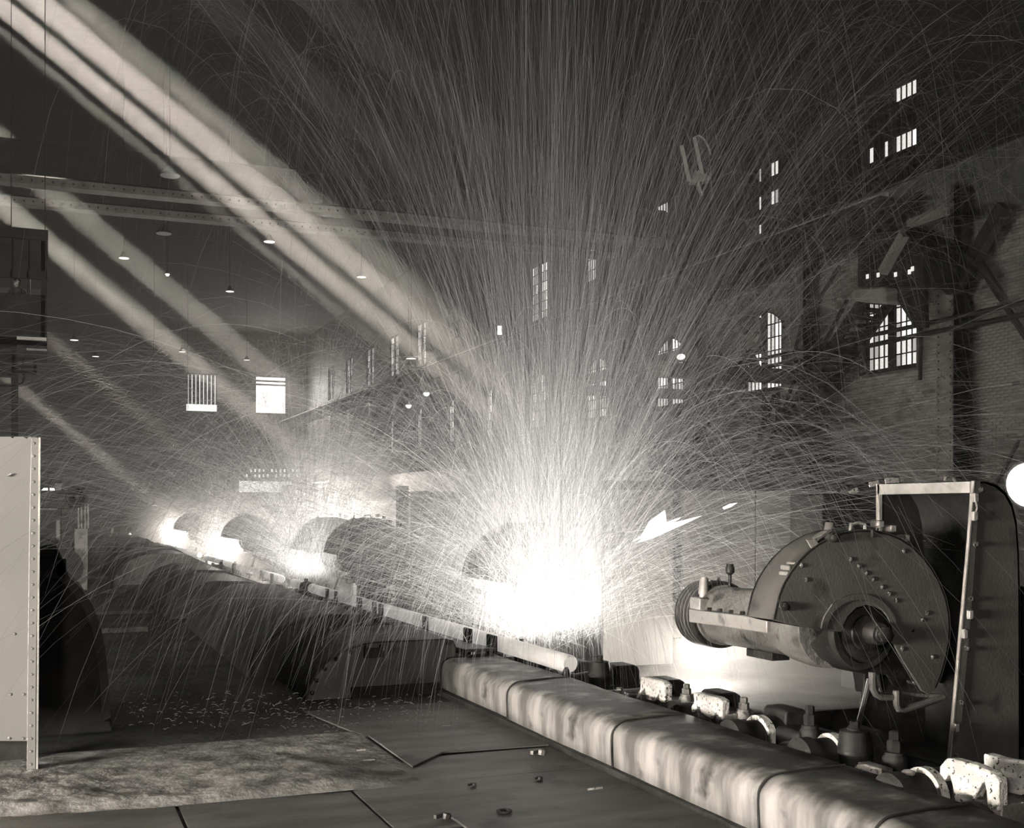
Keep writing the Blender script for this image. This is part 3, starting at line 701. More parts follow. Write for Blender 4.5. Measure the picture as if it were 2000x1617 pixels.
# ---- bearing caps: dark rounded iron blocks
def cap(x0, x1, y0, y1, X, label):
    a = PX(x0, y1, X); b = PY(x1, y1, a.y); zt = PX(x0, y0, X).z
    root = thing('bearing_cap', label, 'bearing', ((a.x+b.x)/2, a.y+.12, max(a.z-.05, .1)), 'bearing caps along the table')
    w2 = b.x-a.x; pts = [(a.x, a.z-.08), (a.x, zt-.02), (a.x+.02, zt), (b.x-.05, zt), (b.x-.015, zt-.02), (b.x, zt-.05), (b.x, a.z-.08)]
    MB().prism([(x, a.y, z) for x, z in pts], (0, .24, 0)).build('cap_block', 'soot', root, bevel=.012)
    MB().box(a.x-.03, b.x+.05, a.y-.03, a.y+.27, max(.1, a.z-.14), a.z-.03).build('cap_foot', 'dark', root, bevel=.008)
cap(1200, 1250, 1301, 1331, 4.42, 'dark rounded bearing cap behind the barrel roller at the pipe end')
cap(1299, 1341, 1329, 1361, 4.26, 'dark rounded bearing cap behind the farther white bracket')
cap(1404, 1450, 1355, 1387, 4.26, 'dark rounded bearing cap behind the nearer white bracket')
cap(1534, 1583, 1388, 1423, 4.26, 'bearing cap with one pale side, next to the tall stud nut')
cap(1560, 1613, 1431, 1466, 4.12, 'bearing cap with a bright edge in front of the tall stud nut')
cap(1702, 1738, 1429, 1462, 4.55, 'dark bearing cap behind the big barrel roller')
cap(1134, 1160, 1293, 1312, 4.62, 'low dark bearing cap left of the barrel roller at the pipe end')
# ---- chalky white brackets with two legs
def bracket(px, X, label, k=1.0):
    """px: outline points on the table-side plane X"""
    pts = [PX(x, y, X) for x, y in px]
    c = sum(pts, V((0, 0, 0)))/len(pts)
    root = thing('bracket', label, 'bracket', (c.x, c.y, min(p.z for p in pts)), 'chalky white brackets')
    MB().prism(pts, (.065*k, 0, 0)).build('bracket_body', 'scale', root, bevel=.01*k)
    mb = MB(); lo = min(p.z for p in pts)
    mb.box(X+.02, X+.24*k, min(p.y for p in pts), max(p.y for p in pts), lo-.06, lo+.05)
    mb.build('bracket_foot', 'cast', root, bevel=.006)
    return root
bracket([(1250, 1322), (1257, 1321), (1290, 1330), (1299, 1337), (1298, 1372), (1287, 1372), (1286, 1354), (1275, 1369), (1262, 1366), (1258, 1343), (1241, 1364), (1243, 1354), (1250, 1345)], 4.12, 'white scale covered bracket with two legs, the farther of the pair')
bracket([(1353, 1352), (1366, 1354), (1400, 1362), (1410, 1369), (1409, 1406), (1399, 1406), (1398, 1390), (1387, 1403), (1370, 1397), (1365, 1378), (1350, 1392), (1349, 1380), (1355, 1370)], 4.12, 'white scale covered bracket with two legs, the nearer of the pair')
bracket([(1835, 1496), (1847, 1481), (1860, 1482), (1905, 1494), (1938, 1510), (1949, 1524), (1950, 1583), (1928, 1583), (1925, 1545), (1921, 1525), (1910, 1540), (1898, 1568), (1865, 1566), (1858, 1530), (1851, 1512), (1830, 1548), (1833, 1520)], 4.1, 'large speckled white bracket at the lower right corner', 1.0)
bracket([(1920, 1471), (1958, 1482), (2000, 1489), (2040, 1498), (2040, 1562), (1950, 1545), (1921, 1525)], 4.42, 'pale pitted iron block behind the large speckled bracket')
bracket([(1669, 1494), (1685, 1493), (1715, 1502), (1716, 1519), (1670, 1507)], 4.03, 'small pale keeper block at the guard edge by the big barrel roller', .4)
# ---- studs with nuts
def stud(px, py, X, r, h, label, m='cast'):
    p = PX(px, py, X); root = thing('stud_nut', label, 'nut', p, 'stud nuts on the table')
    boltstack(MB(), p, r, h).build('nut_stack', m, root)
    MB().lathe([(r*1.6, -.12), (r*1.6, -.02), (r*1.3, 0)], p, (0, 0, 1), 14).build('boss', m, root)
stud(1341, 1358, 4.3, .034, .085, 'stud nut on the white crusted housing between the two brackets')
stud(1453, 1388, 4.3, .036, .09, 'stud nut behind the nearer white bracket', 'cast')
stud(1210, 1356, 4.0, .036, .05, 'pale stud nut at the guard edge before the farther bracket')
stud(1438, 1432, 3.95, .03, .06, 'small nut at the guard edge beside the rim roller')
stud(1582, 1421, 4.2, .038, .13, 'tall stud nut stack beside the pale sided cap', 'soot')
stud(1582, 1478, 3.98, .028, .05, 'bright nut on a washer left of the big barrel roller')
stud(1747, 1474, 4.3, .042, .13, 'dark cone shaped nut stack right of the big barrel roller', 'soot')
stud(1774, 1532, 3.97, .045, .07, 'bright hexagon nut on a washer at the guard edge near the large bracket', 'bright')
stud(1106, 1310, 4.0, .022, .03, 'tiny dark nut on the housing at the pipe end', 'dark')
# ---- grooved rim rollers and crusted housings
def rim_roller(px, py, X, r, label):
    p = PX(px, py, X); root = thing('rim_roller', label, 'roller', (p.x, p.y, p.z-r), 'rim rollers')
    MB().lathe([(r*.8, -.22), (r*.95, -.2), (r*.95, -.13), (r*.84, -.12), (r*.84, .0), (r*.5, .02)], p, (1, 0, 0), 32).build('roller_body', 'dark', root)
    MB().lathe([(r*.85, .0), (r*1.03, .0), (r*1.03, .05), (r*.85, .05)], p, (1, 0, 0), 32).build('worn_rim', 'scale', root)
    MB().lathe([(r*.95, .05), (r*.95, .3), (r*.8, .32)], p, (1, 0, 0), 32).build('roller_drum', 'dark', root)
rim_roller(1478, 1447, 4.12, .155, 'roller with a bright worn rim behind the guard edge')
rim_roller(1618, 1478, 4.14, .13, 'roller with a spotted white rim left of the big barrel roller')
rim_roller(1800, 1555, 4.05, .14, 'roller with a crusted rim left of the large white bracket')
def hump(px0, px1, py, X, h, label, m='scale'):
    a = PX(px0, py, X); b = PX(px1, py, X); root = thing('crusted_housing', label, 'housing', ((a+b)/2), 'crusted bearing housings')
    y0, y1 = min(a.y, b.y), max(a.y, b.y); zb = a.z-.1; n = 12; L = y1-y0
    P = [V((X, y0+L*i/n, zb+(h+.1)*math.sin(math.pi*i/n)**.6)) for i in range(n+1)]
    MB().prism(P, (.34, 0, 0)).build('housing_shell', 'dark', root, bevel=.01)
    MB().strip([p+V((.34, 0, .0)) for p in P], [(0, 0, .012)]*(n+1), (.16, 0, 0)).build('crust', m, root)
hump(1300, 1352, 1380, 4.1, .05, 'dark rounded housing with white crust between the white brackets')
hump(1410, 1470, 1414, 4.06, .055, 'dark rounded housing with white crust right of the nearer bracket')
hump(1160, 1215, 1352, 4.06, .05, 'low dark housing below the barrel roller at the pipe end', 'cast')
hump(1735, 1835, 1528, 4.1, .1, 'long dark housing behind the bright hexagon nut', 'dark')
hump(1500, 1575, 1460, 4.0, .07, 'flaking dark housing at the guard edge', 'cast')

# ---- pipe guides: dark forks holding the hot pipe
gd = None
for i, (px, w2) in enumerate([(640, .14), (657, .12), (703, .2), (732, .13), (745, .14), (832, .14), (915, .2), (962, .22), (512, .2), (532, .2)]):
    p = PX(px, 1200, 3.98); y = p.y; root = thing('pipe_guide', 'dark iron pipe guide clasping the glowing pipe, %s' % ['second beyond the saw strut', 'beside the far barrel roller', 'third beyond the saw strut', 'just behind the saw strut foot', 'at the saw strut foot', 'at the foot of the dark screen post',
        'wide one before the pipe end', 'swept by sparks at the pipe end', 'in front of the second burst', 'small one before the second burst'][i], 'guide', (4.0, y, 0), 'pipe guides')
    MB().box(3.955, 3.99, y-w2/2, y+w2/2, .1, .5).build('guide_plate', 'soot', root, bevel=.008)
    MB().box(3.95, 4.24, y-w2/2-.04, y+w2/2+.04, .1, .3).build('guide_block', 'dark', root, bevel=.01)

# ---- arched covers along the table
def cover(x0, x1, y0, y1, zt, label, face='hood', rivets=True, fall=True):
    root = thing('arched_cover', label, 'cover', ((x0+x1)/2, (y0+y1)/2, 0), 'arched drive covers along the table')
    rr = min(zt*1.35, (x1-x0)*.6); n = 14
    P = [V((x0+rr*(1-math.cos(a)), y0, zt*math.sin(a))) for a in np.linspace(0, math.pi/2, n)]+([V((x1-.8, y0, zt-.02)), V((x1-.4, y0, zt*.5+.14)), V((x1, y0, .31)), V((x1, y0, 0))] if fall else [V((x1-.12, y0, zt)), V((x1-.03, y0, zt-.02)), V((x1, y0, zt-.1)), V((x1, y0, 0))])
    MB().prism([p+V((0, .02, 0)) for p in P], (0, .02, 0)).build('end_face', face, root)
    S = P[:-1]; MB().strip(S, [(.01, 0, -.012)]*len(S), (0, y1-y0, 0)).build('cover_sheet', 'dark', root)
    MB().strip([p+V((0, y1-y0, 0)) for p in P], [(.01, 0, -.01)]*len(P), (0, .02, 0)).build('end_rim', 'dark', root)
    if rivets:
        r0 = None
        for i in range(1, n+2, 2):
            p = P[i]; c = V((x0+rr*1.2, y0, zt*.3)); q = p+(c-p).normalized()*.05+V((0, .018, 0))
            if r0 is None: q0 = q; r0 = MB().lathe([(.022, 0), (.02, .01), (.01, .018), (.003, .02)], q, (0, -1, 0), 10).build('rivet', 'dark', root)
            else: inst(r0, 'rivet', root, q-q0)
    return root
cv = cover(2.15, 3.56, 10.2, 11.6, .50, 'grey riveted end face of the arched cover nearest the guards', fall=False)
a, b = PY(711, 1273, 10.19), PY(748, 1283, 10.19)
MB().box(a.x, b.x, 10.17, 10.22, b.z, a.z+.03).build('bolted_patch', 'dark', cv, bevel=.004)
a, b = PY(686, 1343, 10.2), PY(866, 1366, 10.2)
MB().box(a.x, b.x, 10.16, 10.24, max(b.z, 0), a.z).build('foot_slot', 'soot', cv)
cover(1.9, 3.9, 11.8, 17.2, .62, 'big dark arched cover behind the grey riveted end face', 'soot', False, True)
cover(1.75, 3.8, 18.6, 21.3, .58, 'second dark hump of covers with a pale lip, beyond the big cover', 'soot', False, True)
cover(1.75, 3.8, 21.4, 24.5, .62, 'pale topped arched cover curving beside the second burst', 'dark', False)
cover(1.4, 3.8, 27.5, 30.5, .70, 'seamed arched cover below the third saw', 'dark', False)
cover(1.4, 3.8, 30.6, 34.5, .78, 'arched cover beyond the seam, below the third saw', 'dark', False)
cover(0.6, 3.8, 38.5, 47, .8, 'farthest dark cover below the fourth saw', 'soot', False, True)
lf = PX(935, 1285, 3.75)
tag(MB().prism([PX(x, y, 3.62) for x, y in [(820, 1250), (865, 1258), (910, 1268), (912, 1274), (880, 1272), (830, 1262)]], (.3, 0, 0)).build('lip_plate', 'dark', None, bevel=.006), 'small dark lip plate pointing at the spark swept barrel', 'plate')

# ================================================================= SPARK SCREENS, OTHER SAWS
def screen(Y, xs, h, label, post=False, x0=5.56):
    root = thing('spark_screen', label, 'screen', (x0+1.5, Y, 0), 'spark screens between the saws')
    for (a, b) in xs:
        MB().box(a, b, Y, Y+.05, 0, h).build('screen_panel', 'sheet', root, bevel=.004)
    MB().box(xs[0][0], xs[-1][1], Y-.03, Y, h-.1, h).build('top_rail', 'dark', root)
    MB().box(xs[-1][0]+.1, xs[-1][0]+.2, Y+.05, Y+.4, 0, h).build('rear_brace', 'soot', root)
    if post: MB().box(x0-.16, x0+.01, Y-.02, Y+.16, 0, h+.1).build('post', 'soot', root, bevel=.006)
    return root
screen(11.15, [(5.57, 6.43), (6.56, 7.5), (7.52, 9.4)], 2.02, 'tall sheet screen with a bright slit, right of the big spark burst')
screen(18.35, [(5.62, 6.2), (6.22, 7.4), (7.42, 9.4)], 2.0, 'pale sheet screen behind a dark post, lit by the big spark burst', True)
screen(22.2, [(5.6, 7.4), (7.42, 9.4)], 2.0, 'screen behind the second saw, edged by the second burst')
screen(33.8, [(5.6, 7.4), (7.42, 9.4)], 1.8, 'screen behind the third saw')
screen(47.4, [(5.6, 7.4), (7.42, 9.4)], 1.8, 'farthest screen behind the fourth saw')
for Y, l in ((11.5, 'swing saw swallowed by the big spark burst'), (18.8, 'dark swing saw before the post of the pale screen'), (20.9, 'swing saw hidden in the glare of the second burst'), (31.0, 'third dark saw guard with an arc of light on its edge'), (43.5, 'farthest saw guard, a bright crescent on its rim')):
    c = copy_tree(saw, None, V((-.15 if Y in (11.5, 20.9) else 0, Y-YS, 0))); c['label'] = l
# diagonal strut and visor at the second saw
st = thing('saw_strut', 'thick dark diagonal strut reaching down from the second saw guard', 'strut', PX(770, 1176, 4.3))
MB().bar(PY(700, 1112, 18.5), PY(748, 1186, 18.3), .22, .3).build('strut_beam', 'soot', st, bevel=.01)
p = PY(671, 1092, 18.5); MB().prism([PY(x, y, 18.5) for x, y in [(664, 1078), (670, 1072), (690, 1082), (720, 1118), (700, 1122), (676, 1110), (662, 1096)]], (0, .2, 0)).build('strut_knuckle', 'dark', st, bevel=.01)
vz = thing('saw_visor', 'dark sheet visor jutting over the second saw guard', 'visor', PY(700, 1040, 18.6))
MB().prism([PY(x, y, 18.45) for x, y in [(666, 1037), (672, 1034), (740, 1016), (762, 1015), (730, 1028), (700, 1030), (676, 1054), (669, 1052)]], (0, .5, 0)).build('visor_sheet', 'soot', vz, bevel=.005)
wp = thing('water_pipe', 'bent grey water pipes against the white gap behind the second saw', 'pipe', PY(770, 1165, 18.7))
MB().tube([PY(x, y, 18.7) for x, y in [(751, 1152), (756, 1162), (764, 1167), (792, 1161)]], .02, 8).build('bent_pipe', 'dark', wp)
MB().tube([PY(x, y, 18.6) for x, y in [(762, 1150), (763, 1160), (768, 1165)]], .02, 8).build('pipe_stub', 'dark', wp)
# header girder over the screens
hg = thing('header_girder', 'long pale header girder above the spark screens', 'girder', (6.6, 22, 2.03))
MB().box(6.45, 6.5, 11.85, 34, 2.03, 2.37).build('girder_web', 'beam', hg); MB().box(6.4, 6.7, 11.85, 34, 2.37, 2.41).build('girder_flange', 'beam', hg)
MB().box(6.4, 6.7, 11.85, 34, 1.99, 2.03).build('girder_flange', 'beam', hg)
for i, y in enumerate((12.3, 18.5, 22.6, 33.4)): MB().box(6.52, 6.66, y, y+.14, 0, 1.99).build('girder_post', 'soot', hg)
a = PX(1143, 930, 6.44); MB().box(6.42, 6.45, a.y-.5, a.y+.5, a.z-.02, a.z+.02).build('weld_bar', 'dark', hg)
db = thing('dark_cabinet', 'dark stepped machine housing standing behind the end of the header girder', 'housing', (8.5, 13.5, 0))
a, b = PY(1283, 886, 13.3), PY(1432, 905, 13.3)
MB().box(a.x, b.x, 13.3, 15.2, 0, a.z).build('housing_body', 'soot', db, bevel=.02)
c = PY(1447, 912, 13.3); MB().box(b.x, c.x, 13.3, 15.2, 0, c.z).build('housing_step', 'soot', db, bevel=.02)

# ================================================================= RIGHT WALL: COLUMNS, PIPES, STAIR, CRANE GEAR
def column(Y, label, brace=False, grp='wall columns between the windows'):
    X = 19.35
    root = thing('steel_column', label, 'column', (X, Y, 0), grp)
    MB().box(X-.16, X-.13, Y-.26, Y+.26, 0, 9.2).build('column_flange', 'cast', root)
    MB().box(X-.13, X+.3, Y-.04, Y+.04, 0, 9.2).build('column_web', 'dark', root)
    MB().box(X+.3, X+.33, Y-.26, Y+.26, 0, 9.2).build('column_flange', 'dark', root)
    if brace:
        mb = MB()
        for i in range(46):
            for s in (-.19, .19): mb.lathe([(.025, 0), (.02, .012), (.006, .018)], (X-.16, Y+s, .4+i*.19), (-1, 0, 0), 6)
        tag(mb.build('rivets', 'dark', root), kind='stuff')
        for (x0, y0, x1, y1) in [(1862, 566, 1806, 492), (1862, 566, 1906, 498), (1906, 498, 1962, 402)]:
            MB().bar(PX(x0, y0, X-.2), PX(x1, y1, X-.2), .22, .3).build('knee_brace', 'soot', root)
        MB().bar(PX(1905, 500, X-.1), PX(2010, 662, X-.1), .12, .16).build('tie_rod', 'soot', root)
        MB().prism([PX(x, y, X-.17) for x, y in [(1846, 470), (1862, 478), (1874, 500), (1872, 550), (1860, 560), (1848, 545)]], (.04, 0, 0)).build('gusset_plate', 'cast', root)
cy = [WY[i]+2.83 for i in range(1, len(WY)-1)]
for i, y in enumerate(cy):
    if i == 0: column(y-5.66, 'riveted wall column at the right edge of the hall, partly out of view')
    column(y, 'riveted steel wall column with forked knee braces beside the nearest arched window' if i == 1 else 'plain steel wall column hidden behind the iron stair' if i == 2 else
           'plain steel wall column in shadow right of the jib crane' if i == 3 else 'distant plain steel column between arched windows', i == 1, 'wall columns between the windows')
def wall_pipe(pts, X, r, label):
    tag(MB().tube([PX(x, y, X) for x, y in pts], r, 8).build('wall_pipe', 'soot', None), label, 'pipe', 'pipes along the brick wall')
wall_pipe([(2010, 588), (1790, 636), (1640, 668), (1500, 698), (1440, 712)], 19.0, .055, 'upper dark pipe running along the brick wall over the arched windows')
wall_pipe([(2010, 612), (1790, 655), (1640, 688), (1500, 716), (1440, 728)], 19.0, .06, 'lower dark pipe running along the brick wall, just under its twin')
wall_pipe([(1799, 640), (1797, 742)], 19.8, .05, 'short vertical conduit right of the nearest arched window')
wall_pipe([(1990, 860), (1962, 918), (1940, 952)], 19.6, .04, 'thin slanting conduit on the brick above the flood lamp')
# crane runway girder
rg = thing('runway_girder', 'long dark crane runway girder between the two rows of windows', 'girder', (17.7, 45, 8.2))
MB().box(17.62, 17.68, 21, 94, 8.15, 8.75).build('girder_web', 'soot', rg); MB().box(17.45, 17.85, 21, 94, 8.75, 8.8).build('girder_flange', 'soot', rg)
MB().box(17.45, 17.85, 21, 94, 8.1, 8.15).build('girder_flange', 'soot', rg); MB().box(17.6, 17.7, 21, 94, 8.8, 8.9).build('crane_rail', 'bright', rg)
# ---- iron stair against the wall, two flights and a landing
def stair():
    X = 18.3; Wd = .8
    root = thing('iron_stair', 'dark iron stair with railings climbing the brick wall in two flights', 'stair', PX(1500, 935, X))
    def flight(x0, y0, x1, y1, nst, wpx):
        a, b = PX(x0, y0, X), PX(x1, y1, X)
        MB().bar(a, b, .06, .3).build('stringer', 'soot', root); MB().bar(a+V((Wd, 0, 0)), b+V((Wd, 0, 0)), .06, .3).build('stringer', 'soot', root)
        t0 = None
        for i in range(nst):
            p = a+(b-a)*((i+.5)/nst)
            if t0 is None: t0 = p; ts = MB().box(p.x, p.x+Wd, p.y-.14, p.y+.14, p.z-.03, p.z+.03).build('tread', 'soot', root)
            else: inst(ts, 'tread', root, p-t0)
        return a, b
    a, b = flight(1500, 925, 1560, 815, 8, 0)
    a2, b2 = flight(1520, 835, 1690, 580, 18, 0)
    # landing
    l0, l1 = PX(1490, 826, X), PX(1592, 822, X)
    MB().box(X-.05, X+Wd+.4, l1.y, l0.y, l0.z-.12, l0.z).build('landing', 'soot', root)
    for (x, y0, y1) in [(1493, 826, 772), (1519, 826, 766)]: MB().bar(PX(x, y0, X), PX(x, y1, X), .09, .09).build('railing_post', 'soot', root)
    MB().bar(PX(1493, 787, X), PX(1519, 786, X), .06, .06).build('railing', 'soot', root)
    MB().bar(PX(1498, 822, X), PX(1512, 770, X), .07, .07).build('railing', 'soot', root)
    MB().bar(PX(1493, 826, X-.3), PX(1460, 935, X-.3), .11, .11).build('landing_leg', 'soot', root)
    MB().bar(PX(1517, 832, X-.3), PX(1478, 925, X-.3), .09, .09).build('landing_leg', 'soot', root)
    MB().bar(PX(1585, 826, X+.3), PX(1586, 905, X+.3), .1, .1).build('landing_leg', 'soot', root)
    # hand rails of the upper flight
    for (x0, y0, x1, y1) in [(1526, 815, 1565, 700), (1565, 640, 1640, 520), (1520, 832, 1560, 775), (1600, 690, 1655, 585), (1552, 690, 1570, 615)]:
        MB().bar(PX(x0, y0, X-.15), PX(x1, y1, X-.15), .07, .07).build('hand_rail', 'soot', root)
    MB().prism([PX(x, y, X+.4) for x, y in [(1524, 822), (1582, 822), (1582, 905), (1560, 880), (1535, 840)]], (.03, 0, 0)).build('side_sheet', 'dark', root)
    MB().prism([PX(x, y, X+.42) for x, y in [(1564, 875), (1572, 874), (1578, 890), (1580, 935), (1563, 935)]], (.03, 0, 0)).build('pale_sheet', 'cast', root)
stair()
def pulpit():
    X = 17.9
    root = thing('crane_platform', 'dark crane platform over the nearest arched window with a pale curved lip', 'platform', PX(1710, 560, X))
    a, b = PX(1675, 565, X), PX(1800, 480, X)
    MB().prism([PX(x, y, X) for x, y in [(1675, 560), (1676, 490), (1690, 455), (1760, 440), (1800, 480), (1806, 560)]], (.9, 0, 0)).build('platform_box', 'soot', root)
    MB().prism([PX(x, y, X-.15) for x, y in [(1660, 575), (1668, 562), (1728, 560), (1728, 594), (1690, 591), (1664, 587)]], (.5, 0, 0)).build('pale_lip', 'white', root, bevel=.05)
    MB().prism([PX(x, y, X+.2) for x, y in [(1745, 575), (1742, 560), (1806, 560), (1808, 640), (1786, 640)]], (.1, 0, 0)).build('side_plate', 'soot', root)
    MB().bar(PX(1724, 532, X-.3), PX(1766, 458, X-.3), .16, .2).build('raking_strut', 'beam', root)
    MB().bar(PX(1776, 436, X-.3), PX(1850, 412, X-.3), .14, .16).build('raking_strut', 'beam', root)
    for (x, y) in [(1694, 540), (1715, 537), (1749, 536), (1782, 525), (1776, 531)]:
        p = PX(x, y, X-.02); MB().cbox(p, (.02, .08, .1)).build('lit_chink', 'lit1', root)
pulpit()
# ---- jib crane in mid air
jc = thing('jib_crane', 'pale jib crane boom with two stub arms in front of the arched windows', 'crane', PX(1250, 720, 14.5))
MB().bar(PX(1146, 742, 14.5), PX(1346, 690, 14.5), .3, .27).build('boom', 'beam', jc, bevel=.03)
MB().lathe([(.1, -.2), (.2, -.18), (.2, .18), (.1, .2)], PX(1342, 690, 14.5), (1, 0, 0), 16).build('boom_end', 'beam', jc)
p = PX(1289, 721, 14.2); MB().cbox(p, (.25, .5, .38)).build('trolley_box', 'beam', jc, bevel=.02)
MB().box(p.x, 19.3, p.y-.14, p.y+.14, p.z-.2, p.z+.16).build('stub_arm', 'dark', jc)
p = PX(1114, 758, 14.2); MB().cbox(p, (.25, .6, .34)).build('trolley_box', 'beam', jc, bevel=.02)
MB().box(p.x, 18.4, p.y-.14, p.y+.14, p.z-.18, p.z+.1).build('stub_arm', 'dark', jc)
MB().tube([PX(1212, 716, 14.4), PX(1213, 660, 14.4), PX(1210, 590, 14.4), PX(1210, 200, 14.4)], .05, 6).build('hoist_rope', 'soot', jc)
p = PX(1330, 697, 14.0); MB().ball(p, .09, 10, (1, 1.6, .8)).build('small_lamp', 'lamp', jc)
rp = PX(1238, 738, 14.3); MB().lathe([(.16, -.04), (.2, -.04), (.2, .04), (.16, .04)], rp, (1, .3, 0), 18).build('rope_wheel', 'dark', jc)
# ---- round drum in front of the second window
dw = thing('round_drum', 'grey round drum hung before the second arched window from the stair', 'drum', PX(1473, 650, 18.3))
c = PX(1473, 650, 18.3); MB().lathe([(.3, -.05), (.43, -.04), (.46, 0), (.46, .25), (.4, .3)], c, (-1, -.25, 0), 28).build('drum_shell', 'cast', dw)
MB().lathe([(.1, 0), (.1, .34), (.07, .36)], c, (-1, -.25, 0), 14).build('drum_hub', 'dark', dw)
MB().bar(c+V((0, 0, -.35)), PX(1470, 680, 18.5), .3, .2).build('drum_bracket', 'dark', dw); MB().bar(PX(1462, 690, 18.6), PX(1478, 722, 18.6), .3, .12).build('drum_bracket', 'soot', dw)
# ---- hanging tongs
tg = thing('hanging_tongs', 'faint open crane tongs hanging high in the spark shower', 'tongs', PX(1372, 350, 15))
D = 15
MB().bar(PD(1331, 284, D), PD(1346, 354, D), .018, .05).build('tong_arm', 'beam', tg); MB().bar(PD(1356, 268, D), PD(1371, 339, D), .018, .05).build('tong_arm', 'beam', tg)
MB().tube([PD(x, y, D) for x, y in [(1356, 268), (1364, 264), (1374, 270), (1383, 285), (1388, 302)]], .012, 6).build('tong_bow', 'beam', tg)
MB().prism([PD(x, y, D) for x, y in [(1362, 280), (1384, 300), (1392, 318), (1420, 272), (1411, 305), (1396, 345), (1390, 350), (1372, 338)]], V((SN, CS, 0))*.12).build('tong_jaw', 'dark', tg, bevel=.01)
MB().prism([PD(x, y, D) for x, y in [(1347, 355), (1354, 334), (1368, 327), (1374, 336), (1392, 332), (1388, 351), (1368, 356)]], V((SN, CS, 0))*.16).build('tong_block', 'cast', tg, bevel=.02)
MB().tube([PD(x, y, D) for x, y in [(1363, 357), (1367, 370), (1372, 382)]], [.035, .03, .02], 8).build('tong_shank', 'beam', tg)
MB().tube([PD(1400, 300, D), PD(1405, 200, D), PD(1408, -500, D)], .012, 6).build('hoist_rope', 'soot', tg)

# ================================================================= OVERHEAD CRANE, LAMPS
def bridge(Y, y400, label, th):
    z = PY(400, y400, Y).z; root = thing('bridge_girder', label, 'girder', (0, Y, z), 'girders of the overhead crane')
    MB().box(-19, 17.6, Y-.06, Y+.06, z+.25, z+1.1).build('girder_web', 'roof', root); MB().box(-19, 17.6, Y-.14, Y+.3, z, z+th).build('girder_flange', 'hood', root)  # flange coloured paler than the web for the light from below
    mb = MB()
    for i in range(150): mb.lathe([(.03, 0), (.024, .02), (.005, .028)], (-18.8+i*.24, Y-.14, z+th*.5), (0, -1, 0), 6)
    tag(mb.build('rivets', 'soot', root), kind='stuff')
bridge(31, 395, 'upper pale flanged girder of the overhead crane bridge', .19); bridge(34.5, 433, 'lower pale flanged girder of the overhead crane bridge', .19)
def pendant(x, y, dpx, bright, D, label, ball=False):
    c = PD(x, y, D); r = dpx/2/F_PX*D
    root = thing('pendant_lamp', label, 'lamp', c, 'lamps hanging in the hall')
    MB().lathe([(.04, r*1.3), (.06, r*1.1), (r*.5, r*.7), (r*1.02, .02), (r*1.05, 0), (r, 0)], c, (0, 0, 1), 20).build('lamp_shade', 'roof', root)
    if ball: MB().ball(c-V((0, 0, r*.1)), r*.9, 12).build('lamp_bulb', 'hot', root)
    else: MB().lathe([(r*.1, -.012), (r*.97, -.012), (r*.97, .0), (r*.1, .0)], c, (0, 0, 1), 20).build('lamp_glass', 'lamp' if bright else 'lampdim', root)
    MB().tube([c+V((0, 0, r*1.2)), (c.x, c.y, ZR)], .012, 5).build('lamp_cord', 'roof', root)
for a in [(332, 343, 38, 0, 28.6, 'large faint lamp above the crane girders in the sunbeam'), (320, 456, 30, 0, 34.6, 'faint lamp just under the lower crane girder'),
          (242, 504, 20, 1, 38, 'bright lamp in the haze right of the crane cab, highest of that side'), (526, 472, 22, 1, 35.6, 'bright lamp just below the lower crane girder'),
          (327, 535, 9, 1, 40, 'small round star like lamp between two flat lamps', True), (706, 541, 18, 1, 41, 'bright flat lamp in the edge of the broad sunbeam'),
          (449, 569, 16, 1, 43.7, 'bright flat lamp in the middle of the hall'), (145, 664, 16, 1, 50, 'tilted lamp next to the crane cab beam'), (187, 696, 13, 1, 62, 'flat lamp below the tilted lamp'),
          (356, 687, 13, 1, 60, 'distant flat lamp above the barred far window'), (482, 703, 12, 1, 64, 'distant flat lamp above the white far window'),
          (803, 700, 20, 1, 45, 'shallow bowl lamp beside an upper window'), (833, 767, 14, 1, 48, 'glaring lamp above its twin before the arched windows', True), (798, 791, 13, 1, 48, 'glaring lower lamp before the arched windows', True),
          (301, 987, 11, 1, 55, 'round lamp low over the far floor'), (367, 978, 7, 1, 60, 'small low lamp near the farthest saw')]:
    pendant(*a[:6], ball=len(a) > 6)
ph = PD(976, 645, 46); tl = thing('tube_lamp', 'short upright bright lamp between two upper windows', 'lamp', ph)
MB().cyl(ph-V((0, 0, .17)), ph+V((0, 0, .17)), .09, 12).build('lamp_glass', 'hot', tl); MB().lathe([(.1, .17), (.12, .2), (.05, .3)], ph, (0, 0, 1), 12).build('lamp_cap', 'roof', tl); MB().tube([ph+V((0, 0, .3)), (ph.x, ph.y, ZR)], .015, 5).build('lamp_cord', 'roof', tl)
for (x, y, D, e) in [(833, 767, 47.5, 50), (798, 791, 47.5, 40)]: lamp('lamp_light', 'POINT', PD(x, y, D), e, size=.15)

